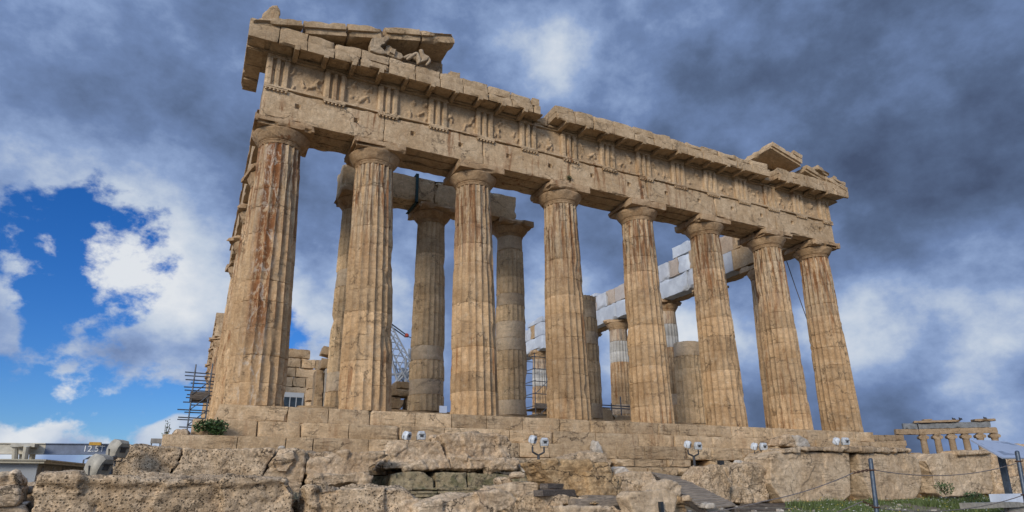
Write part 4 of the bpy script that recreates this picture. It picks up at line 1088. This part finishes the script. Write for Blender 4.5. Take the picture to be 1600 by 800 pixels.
# ------------------------------------------------------------------ plants
def leaves(mb, c, rad, n, ls, flat=1., up=.3):
    for i in range(n):
        v = Vector((random.gauss(0, 1), random.gauss(0, 1), random.gauss(0, 1))).normalized()*(random.random()**.4)
        p = Vector(c)+Vector((v.x*rad[0], v.y*rad[1], v.z*rad[2]))
        if nz(p, 2.8, 5) < -.18: continue
        d = Vector((random.uniform(-1, 1), random.uniform(-1, 1), random.uniform(-.4, 1)+up)).normalized(); x = d.orthogonal().normalized()
        s = ls*random.uniform(.6, 1.3)
        mb.add([p, p+d*s*.5+x*s*.25, p+d*s, p+d*s*.5-x*s*.25], [(0, 1, 2, 3)])
def shrub(P, rad, n, ls, label, name='shrub', stems=5, cat='bush'):
    root = empty(name, tuple(P), label, cat)
    mb = MB(); leaves(mb, (0, 0, rad[2]*.9), rad, n, ls); mb.build('foliage', 'leaf', root)
    mb = MB()
    for i in range(stems):
        t = random.uniform(0, 6.28); e = Vector((rad[0]*.7*math.cos(t), rad[1]*.7*math.sin(t), rad[2]*random.uniform(1., 1.9)))
        mb.tube((0, 0, 0), e, .02*rad[2]/.4, 5, .006)
    mb.build('stems', 'bark', root)
    return root
random.seed(3)
P = W(329, 679, -1.05); shrub((P.x, -1.05, -1.07), (.50, .28, .24), 900, .10, 'dense green bush growing on the left end of the steps')
P = W(890, 280, .05); shrub((P.x, .1, P.z), (.14, .1, .10), 160, .07, 'small green tuft growing on the architrave above the fourth column', 'plant_tuft', cat='plant')
P = W(1478, 774, -6.0); shrub((P.x, -6., P.z), (.42, .3, .28), 420, .09, 'dark leafy weed in the gap between two streaked blocks', 'weed', cat='plant')
P = W(1520, 778, -6.6); shrub((P.x, -6.6, P.z-.1), (.4, .3, .18), 320, .08, 'low bright weed at the foot of the ragged streaked block', 'weed', cat='plant')
P = W(257, 698, -1.); shrub((P.x, -1., P.z), (.09, .09, .42), 70, .06, 'thin wild stalk beside the small grey sign', 'wild_stalk', stems=4, cat='plant')
# grass with flowers
random.seed(17)
mb = MB(); mf = MB(); my = MB()
def blade(x, y, h, w_):
    z = gz(x, y)+.07*nz((x, y, 0), .45, 3)+.05*nz((x, y, 0), 1.4, 8)-.02
    t = random.uniform(0, 6.28); b = Vector((math.cos(t), math.sin(t), 0)); l = Vector((random.uniform(-.4, .4), random.uniform(-.4, .4), 1))*h
    p = Vector((x, y, z)); mb.add([p-b*w_, p+b*w_, p+l*.6+b*w_*.6, p+l], [(0, 1, 2, 3)])
    return p+l
for i in range(120000):
    y = random.uniform(-13.5, -4.6); x = random.uniform(8, 38) if random.random() < .9 else random.uniform(2, 12)
    dens = nz((x, y, 0), .55, 2)+.6*nz((x, y, 0), 1.7, 6)
    if dens < -.30+.25*noise.noise(Vector((x*3, y*3, 0))): continue
    if x < 13 and dens < .1: continue
    if x < 14.9+(y+8)*1.15: continue
    tip = blade(x, y, random.uniform(.05, .17)*(1+max(0, dens)+2.2*max(0, noise.noise(Vector((x*1.3, y*1.3, 4)))-.15)), .012)
    q = random.random()
    if q < .028:
        m = mf if random.random() < .6 else my; s = random.uniform(.02, .04)
        for k in range(3):
            t = k*2.1; a = Vector((math.cos(t), math.sin(t), .3))*s; b = Vector((math.cos(t+1.4), math.sin(t+1.4), .3))*s
            m.add([tip, tip+a, tip+a+b, tip+b], [(0, 1, 2, 3)])
tag(mb.build('grass', 'grass'), 'short green grass in front of the streaked blocks', 'grass', kind='stuff')
tag(mf.build('white_flowers', 'petal'), 'tiny white flowers scattered in the grass', 'flowers', kind='stuff')
tag(my.build('yellow_flowers', 'ypetal'), 'tiny yellow flowers scattered in the grass', 'flowers', kind='stuff')
random.seed(23)
RB = [(944, 742), (1076, 779), (935, 786), (958, 793), (812, 742), (1112, 790), (38, 786), (1065, 786)]
where_ = ['right of the white chip by the boulder', 'by the left edge of the ramp', 'under the golden boulder', 'left of the squared slab', 'beside the round whitish stone', 'at the foot of the rounded upright boulder', 'in the heap at the left edge', 'below the pointed tan block by the ramp']
for (u, v), wh in zip(RB, where_):
    a_ = random.uniform(5, 9); k_ = random.uniform(3, 5)
    rock('small angular piece of rubble ' + wh, [([(u-a_, v+k_), (u-a_*.7, v-k_*.6), (u+a_*.2, v-k_), (u+a_, v-k_*.1), (u+a_*.8, v+k_)], -7.6 if v < 765 else -8.9 if u > 400 or u < 60 else -4.8, .3)], random.choice(('rock', 'pale', 'smooth', 'brown')), name='rubble_stone', cat='stone', vox=.03, big=.02, fine=.03, tone=random.uniform(.85, 1.05), group='rubble between the blocks')
mb = MB()
for i in range(900):
    y = random.uniform(-13, -2.8); x = random.uniform(-6, 38); s = random.uniform(.02, .08)
    mb.rough(x-s, x+s, y-s, y+s*.8, gz(x, y)-.03, gz(x, y)+s*.9, s, s*.2, s*.8, tn(.2))
tag(mb.build('gravel', 'pale', smooth=50), 'scattered pebbles and marble chips on the ground', 'gravel', kind='stuff')

# ------------------------------------------------------------------ scaffolds and crane
def scaffold(P, wx, wy, hs, label, name='scaffold_tower', nb=(2, 2), r=.035, deck=None, group=None, ext=.4):
    root = empty(name, tuple(P), label, 'scaffold', group)
    H = hs[-1]
    for i in range(nb[0]+0):
        for j in range(nb[1]):
            x = wx*i/(nb[0]-1)-wx/2; y = wy*j/(nb[1]-1)-wy/2
            mb = MB(); mb.tube((x, y, -.2), (x, y, H+random.uniform(.2, .9)), r, 6); mb.build('upright', 'tube', root, smooth=40)
    for z in hs:
        for y in (-wy/2, wy/2):
            mb = MB(); mb.tube((-wx/2-ext*random.random(), y, z), (wx/2+ext*random.random(), y, z+random.uniform(-.03, .03)), r*.9, 6); mb.build('crossbar', 'tube', root, smooth=40)
        for x in (-wx/2, wx/2):
            mb = MB(); mb.tube((x, -wy/2-.1, z+.05), (x, wy/2+.1, z+.05), r*.9, 6); mb.build('crossbar', 'tube', root, smooth=40)
    for a, b in zip(hs[::2], hs[2::2]):
        mb = MB(); mb.tube((-wx/2, -wy/2-.04, a), (wx/2, -wy/2-.04, b), r*.8, 6); mb.build('brace', 'tube', root, smooth=40)
    if deck:
        for z in deck:
            mb = MB(); mb.box(-wx/2-.1, wx/2+.1, -wy/2, wy/2, z, z+.06); mb.box(-wx/2-.1, wx/2+.1, -wy/2-.04, -wy/2, z+.06, z+.5); mb.build('deck', 'darkwood', root)
    return root
random.seed(12)
Yt = 24.; B = W(300, 690, Y=Yt); b1 = W(289, 600, Yt); b2 = W(322, 600, Yt)
zt = W(305, 585, Yt).z
h0 = zt-B.z
l_ = W(298, 630, Yt).x; r_ = W(324, 630, Yt).x
scaffold(((l_+r_)/2, Yt, B.z-1.), r_-l_, 1.4, [1+h0*k/9 for k in range(10)], 'dark scaffold tower with a platform left of the corner column', deck=[1+h0*.60], r=.042, ext=.7)
P = W(838, 655, 32.2); zt = W(838, 545, 32.2).z
scaffold((29.86, 33.6, .2), 2.6, 2.6, [1.2*k for k in range(1, 9)], 'pipe scaffold wrapped round the white patched column far behind the third gap', nb=(3, 2), deck=[2.2, 4.6], r=.045)
a = W(958, 655, 17.2); scaffold((a.x+1.2, 17.2, .2), 5.2, 1.2, [.9, 1.8, 2.9], 'low pipe railing of scaffold tubes behind the fifth column', name='scaffold_railing', nb=(4, 2), r=.045)
a = W(1064, 655, 17.6); scaffold((a.x, 17.6, .2), 2.0, 1.2, [.8, 1.6, 2.4, 3.2, 3.9], 'low scaffold seen in the gap behind the sixth column', name='scaffold_railing', nb=(3, 2), r=.045)
# crane
Yc = 56.
KR = empty('lattice_crane', tuple(W(640, 640, Yc)), 'pale lattice crane with a red hook block behind the inner wall', 'crane'); org = Vector(KR.location)
def lattice(a, b, wd, n, name, r=.10):
    a = Vector(a)-org; b = Vector(b)-org; d = (b-a).normalized(); s = Vector((0, 1, 0)); t = d.cross(s).normalized()
    mb = MB(); cs = [(s*i+t*j)*wd/2 for i, j in ((-1, -1), (1, -1), (1, 1), (-1, 1))]
    for c in cs: mb.tube(a+c, b+c, r, 6)
    for i in range(n):
        p, q = a.lerp(b, i/n), a.lerp(b, (i+1)/n)
        for k in range(4): mb.tube(p+cs[k], q+cs[(k+1) % 4], r*.65, 5)
    return mb.build(name, 'crane', KR, smooth=40)
lattice(W(642, 592, Yc), W(560, 440, Yc), 1.6, 14, 'jib')
mb = MB()
for u0, v0, u1, v1 in ((612, 562, 625, 612), (640, 565, 616, 600), (640, 590, 622, 612), (640, 545, 641, 610), (612, 585, 642, 585), (628, 575, 645, 600), (634, 560, 634, 612), (618, 600, 646, 572)):
    mb.tube(W(u0, v0, Yc)-org, W(u1, v1, Yc)-org, .16, 6)
mb.build('undercarriage', 'crane', KR, smooth=40)
mb = MB(); mb.tube(W(560, 468, Yc)-org, W(633, 522, Yc)-org, .09, 5); mb.tube(W(560, 474, Yc)-org, W(633, 526, Yc)-org, .09, 5); mb.tube(W(638, 526, Yc)-org, W(665, 536, Yc)-org, .06, 5); mb.build('hoist_cable', 'tube', KR)
a = W(633.5, 521, Yc)-org; b = W(638.5, 527, Yc)-org; mb = MB(); mb.rough(a.x, b.x, a.y-.4, a.y+.4, b.z, a.z, .2, .02, .2); mb.build('hook_block', 'red', KR, smooth=40)
# cable and strap
mb = MB(); mb.path([W(1229, 408, 3.), W(1244, 452, 3.), W(1262, 502, 3.)], .025, 5); tag(mb.build('hanging_cable', 'wire'), 'thin dark cable slanting between the last two columns', 'cable')
mb = MB(); a = W(652, 286, 5.0); b = W(653, 318, 5.0)
mb.box(a.x-.07, a.x+.07, 4.98, 5.03, 10.5, 11.98); mb.box(a.x-.07, a.x+.07, 4.98, 6.5, 11.985, 12.02); mb.box(a.x-.07, a.x+.07, 4.98, 6.5, 10.50, 10.53)
tag(mb.build('lifting_strap', 'blue'), 'blue strap wound round the inner porch beam', 'strap')

# ------------------------------------------------------------------ site hut seen through the first gap
P = W(455, 628, 42); HR = empty('site_hut', (P.x, 42, .7), 'white site hut with a gridded window behind the first two columns', 'hut'); 
zt = W(455, 613, 42).z-.7; x0 = W(440, 628, 42).x-P.x; x1 = W(474, 628, 42).x-P.x
mb = MB(); mb.box(x0, x1, 0, 1.6, 0, zt); mb.build('wall', 'wallwhite', HR)
wn_ = MB(); wn_.box(x0+.15, x1-.1, -.02, .02, .2, zt-.42); f = wn_.build('window', 'glass', HR)
mb = MB()
for k in range(4): xx = x0+.15+(x1-x0-.25)*k/3; mb.box(xx-.04, xx+.04, -.05, -.02, .2, zt-.42)
for z in (.2, (zt-.22)/2, zt-.42): mb.box(x0+.15, x1-.1, -.055, -.021, z-.04, z+.04)
mb.build('frame', 'wallwhite', f)
# ------------------------------------------------------------------ hut, shed and gantry at the far left
def fr(u, v, t): return D(u, v, t)
HT = 27.
c0 = fr(53, 755, HT)                     # near corner of the hut
az = math.atan2(ray(20, 750).x, ray(20, 750).y)
HU = empty('white_hut', (c0.x, c0.y, -3.4), 'white flat roofed hut with a wide window at the far left', 'hut', rz=0)
zr = fr(53, 724, HT).z+3.4
d1 = Vector((-1, -.05, 0)).normalized(); d2 = Vector((.25, 1, 0)).normalized()
def hutT(): return Matrix(((d1.x, d2.x, 0, 0), (d1.y, d2.y, 0, 0), (0, 0, 1, 0), (0, 0, 0, 1)))
T = hutT()
mb = MB(); mb.box(0, 6, 0, .1, 0, zr, T=T); mb.build('front_wall', 'wallwhite', HU)
mb = MB(); mb.box(0.004, .1, .1, 9, 0, zr, T=T)
for k in range(9): mb.box(-.05, .004, .5+k*.95, .58+k*.95, .3, zr-.1, 1.5, T=T)
mb.build('side_wall', 'wallgrey', HU)
mb = MB(); mb.box(-.35, 6.3, -.35, 9.3, zr, zr+.10, T=T); mb.box(-.42, 6.3, -.42, 9.3, zr+.103, zr+.16, T=T); mb.build('roof', 'roof', HU)
mb = MB(); mb.box(.35, 5., -.03, -.002, .9, zr-.65, T=T); wn_ = mb.build('window', 'glass', HU)
mb = MB()
for x in (.30, 1.15, 2.0, 2.9, 3.8): mb.box(x, x+.07, -.06, -.031, .85, zr-.6, T=T)
mb.box(.3, 5., -.065, -.031, zr-.66, zr-.58, T=T); mb.box(.3, 5., -.065, -.031, zr-1.2, zr-1.15, T=T); mb.build('frame', 'wallwhite', wn_)
a = fr(100, 733, 40); SH = empty('cream_shed', (a.x, a.y, -3.4), 'low cream shed behind the white hut', 'shed')
zr = fr(100, 737, 40).z+3.4; b = fr(150, 740, 40)-a
mb = MB(); mb.box(0, 4.5, 0, 3, 0, zr); mb.build('wall', 'cream', SH)
mb = MB(); mb.box(-.3, 4.8, -.3, 3.3, zr, zr+.12); mb.box(0, 4.5, .2, 3, zr+.12, zr+.5); mb.build('roof', 'roof', SH)
a = fr(129, 726, 42); mb = MB(); b = fr(131, 718, 42); mb.tube((a.x, a.y, a.z-3), b, .05, 6); mb.add([b, b+Vector((.35, 0, .25)), b+Vector((.3, 0, .02))], [(0, 1, 2)])
tag(mb.build('pennant_pole', 'tube'), 'thin pole with a small pennant above the cream shed', 'pole')
GT = 38.
g0 = fr(-60, 700.5, GT); g1 = fr(176, 702, GT*1.06)
GA = empty('gantry_crane', tuple(fr(40, 760, GT)), 'blue grey gantry beam on cream trestle legs above the white hut', 'gantry crane'); org = Vector(GA.location)
ax_ = (g1-g0).normalized(); hh = .33
def beam(s0, s1, mat, name, hk=1., dy=0.):
    A = g0+(g1-g0)*s0-org; B = g0+(g1-g0)*s1-org
    pr = Vector((-ax_.y, ax_.x, 0)).normalized()
    mb = MB()
    for z0_, z1_, wd in ((-hh, -hh+.05, .22), (-hh+.052, hh-.052, .10), (hh-.05, hh, .22)):
        mb.prism([A+pr*wd+Vector((0, 0, z0_)), A-pr*wd+Vector((0, 0, z0_)), A-pr*wd+Vector((0, 0, z1_)), A+pr*wd+Vector((0, 0, z1_))], B-A)
    return mb.build(name, mat, GA)
s_c = (68+60)/236
bm_ = beam(s_c+.002, 1., 'gantry', 'main_beam'); beam(0, s_c, 'cream', 'end_beam')
for u0, u1 in ((24, 23), (42, 38), (36, 34), (53, 49)):
    t = GT*(1.0 if u0 in (24, 42) else 1.03); A = fr(u0, 697, t)-org; B = fr(u1, 722, t)-org; B = A+(B-A)*4; mb = MB(); mb.tube(A, B, .16, 8); mb.build('leg', 'cream', GA, smooth=40)
A = fr(38, 696.5, GT*1.01)-org; mb = MB(); mb.rough(A.x-.6, A.x+.6, A.y-.5, A.y+.5, A.z-.12, A.z+.12, .2, .01, .05); mb.build('saddle', 'cream', GA, smooth=40)
A = fr(149, 694, GT*1.04)-org; mb = MB(); mb.box(A.x-.31, A.x+.31, A.y-.2, A.y+.2, A.z-.07, A.z+.11); mb.build('hoist', 'yellow', GA)
cu = bpy.data.curves.new('capacity_text', 'FONT'); cu.body = '12.5T'; cu.size = .52; cu.extrude = .005; cu.align_x = 'CENTER'; cu.align_y = 'CENTER'
to = bpy.data.objects.new('capacity_text', cu); C.objects.link(to); dg = bpy.context.evaluated_depsgraph_get(); dg.update()
tm = bpy.data.meshes.new_from_object(to.evaluated_get(dg)); bpy.data.objects.remove(to)
to = bpy.data.objects.new('capacity_text', tm); C.objects.link(to); tm.materials.clear(); tm.materials.append(MS['letter'])
pr = Vector((-ax_.y, ax_.x, 0)).normalized(); s = (146+60)/236
to.matrix_world = Matrix.Translation(g0+(g1-g0)*s-org-pr*.125) @ Matrix((ax_, Vector((0, 0, 1)), -pr)).transposed().to_4x4()
to.parent = bm_

# ------------------------------------------------------------------ the smaller Ionic temple far right
MS['ionic'] = stone('distant brown marble', (.27, .195, .12), (.36, .275, .185), rust=.1, dark=.3, pale=.2, strata=.1)
ER = empty('ionic_temple', (0, 0, 0), 'small distant temple with slender scrolled columns at the right edge', 'temple')
t0 = 100.
K = D(1437, 679, t0)                      # near corner of the beam, underside
fd = Vector((.80, -.60, 0)).normalized(); bd = Vector((-.60, -.0, 0))+Vector((-.15, .95, 0)); bd = Vector((-.95, .30, 0)).normalized()
ER.location = (K.x, K.y, -4.)
zb_ = K.z+4.
def ET(dir1, dir2): return Matrix(((dir1.x, dir2.x, 0, 0), (dir1.y, dir2.y, 0, 0), (0, 0, 1, 0), (0, 0, 0, 1)))
n_ = Vector((-fd.y, fd.x, 0))
if n_.dot(Vector((.6, .8, 0))) < 0: n_ = -n_
TF = ET(fd, n_)
LEN = 11.6; bay = 2.0
mb = MB(); mb.rough(0, LEN-.6, 0, .9, zb_, zb_+.85, .3, .015, .1, 1.05, T=TF); mb.build('architrave', 'ionic', ER, smooth=35)
TB = ET(bd, n_)
mb = MB(); mb.rough(.05, 4.0, .0, .9, zb_+.0, zb_+.85, .3, .015, .1, 1.0, T=TB); mb.build('architrave', 'ionic', ER, smooth=35)
MS['greyfrieze'] = plain('grey frieze stone', (.17, .17, .165), .85, 0, .3, 2.)
mb = MB(); mb.rough(.1, LEN-1.3, .1, .9, zb_+.86, zb_+1.75, .3, .015, .12, T=TF); mb.rough(.05, 2.5, .1, .9, zb_+.86, zb_+1.75, .3, .015, .12, T=TB); mb.build('frieze', 'greyfrieze', ER, smooth=35)
mb = MB(); mb.rough(-.6, 6.2, -.35, 1., zb_+1.76, zb_+2.12, .3, .03, .15, T=TF); mb.rough(8.0, LEN-.6, -.3, 1., zb_+1.76, zb_+2.15, .3, .03, .15, T=TF); mb.rough(1.0, 2.2, -.1, .9, zb_+2.13, zb_+2.35, .3, .03, .2, T=TF); mb.build('cornice', 'ionic', ER, smooth=35)
for k in range(6):
    x = .55+k*bay; mb = MB(); ctr = TF @ Vector((x, .45, 0))
    prof = [(.68, zb_-6.6), (.68, zb_-6.45), (.58, zb_-6.4), (.62, zb_-6.25), (.54, zb_-6.1), (.45, zb_-.9), (.50, zb_-.85), (.50, zb_-.4)]
    mb.lathe(prof, 48, axis=ctr, fn=lambda r, z, t: r*(1-.03*(math.cos(24*t)*.5+.5)))
    col_ = mb.build('column', 'ionic', ER, smooth=40)
    mb = MB(); mb.rough(x-.45, x+.45, .02, .88, zb_-.18, zb_-.01, .15, .01, .06, T=TF)
    for s in (-1, 1):
        mb.tube(TF @ Vector((x+s*.46, .02, zb_-.45)), TF @ Vector((x+s*.46, .88, zb_-.45)), .27, 14)
    mb.rough(x-.4, x+.4, .05, .85, zb_-.42, zb_-.185, .15, .01, .05, T=TF); mb.build('capital', 'ionic', col_, smooth=40)
mb = MB(); random.seed(2)
for k in range(8):
    x = 1.6+.25*(k % 2)
    while x < 22:
        b = x+random.uniform(1., 1.9); z0_ = zb_-6.6+k*.82
        if k < 7 or x < 1.5 or True: mb.rough(x+.005, b-.005, -.2, .7, z0_, z0_+.815, .35, .015, .05, tn(.12), T=Matrix.Translation(bd*.9+n_*.3) @ TB)
        x = b
mb.build('side_wall', 'ionic', ER, smooth=35)
mb = MB(); mb.rough(-1., LEN+.5, -1.2, 9, zb_-7.2, zb_-6.6, .5, .02, .05, T=TF); mb.build('base', 'ionic', ER, smooth=35)
for u, lb in ((1489, 'left'), (1500, 'middle'), (1538.5, 'right')):
    def scr(sv):
        q = Vector(ER.location)+fd*sv+n_*.25; q.z = K.z+2.1; d = q-CAM; return 800+FPX*d.dot(RT)/d.dot(FW)
    sv = min((k*.05 for k in range(240)), key=lambda t: abs(scr(t)-u))
    p = Vector(ER.location)+fd*sv+n_*.25; p.z = K.z+2.08
    f = [(0, 0, .0), (.10, 0, .08), (.2, 0, .10), (.32, 0, .05), (-.02, 0, .16), (-.1, 0, .15)]
    o = skin('bird', [Vector(q)*2.2 for q in f], [(0, 1), (1, 2), (2, 3), (0, 4), (4, 5)], [.14, .17, .12, .05, .10, .04], 'bird', root=1, sub=1); o.location = p
    tag(o, 'dark bird perched on the distant temple cornice, %s of three' % lb, 'bird', 'birds on the distant temple')
p = D(1590, 700, 48.)
rock('sandy rock ledge beyond the information board at the right edge', [([(1568, 697), (1585, 694), (1680, 697), (1680, 740), (1560, 740)], 10, 2)], 'rock', name='rock_ledge', cat='rock', vox=.2, big=.2)
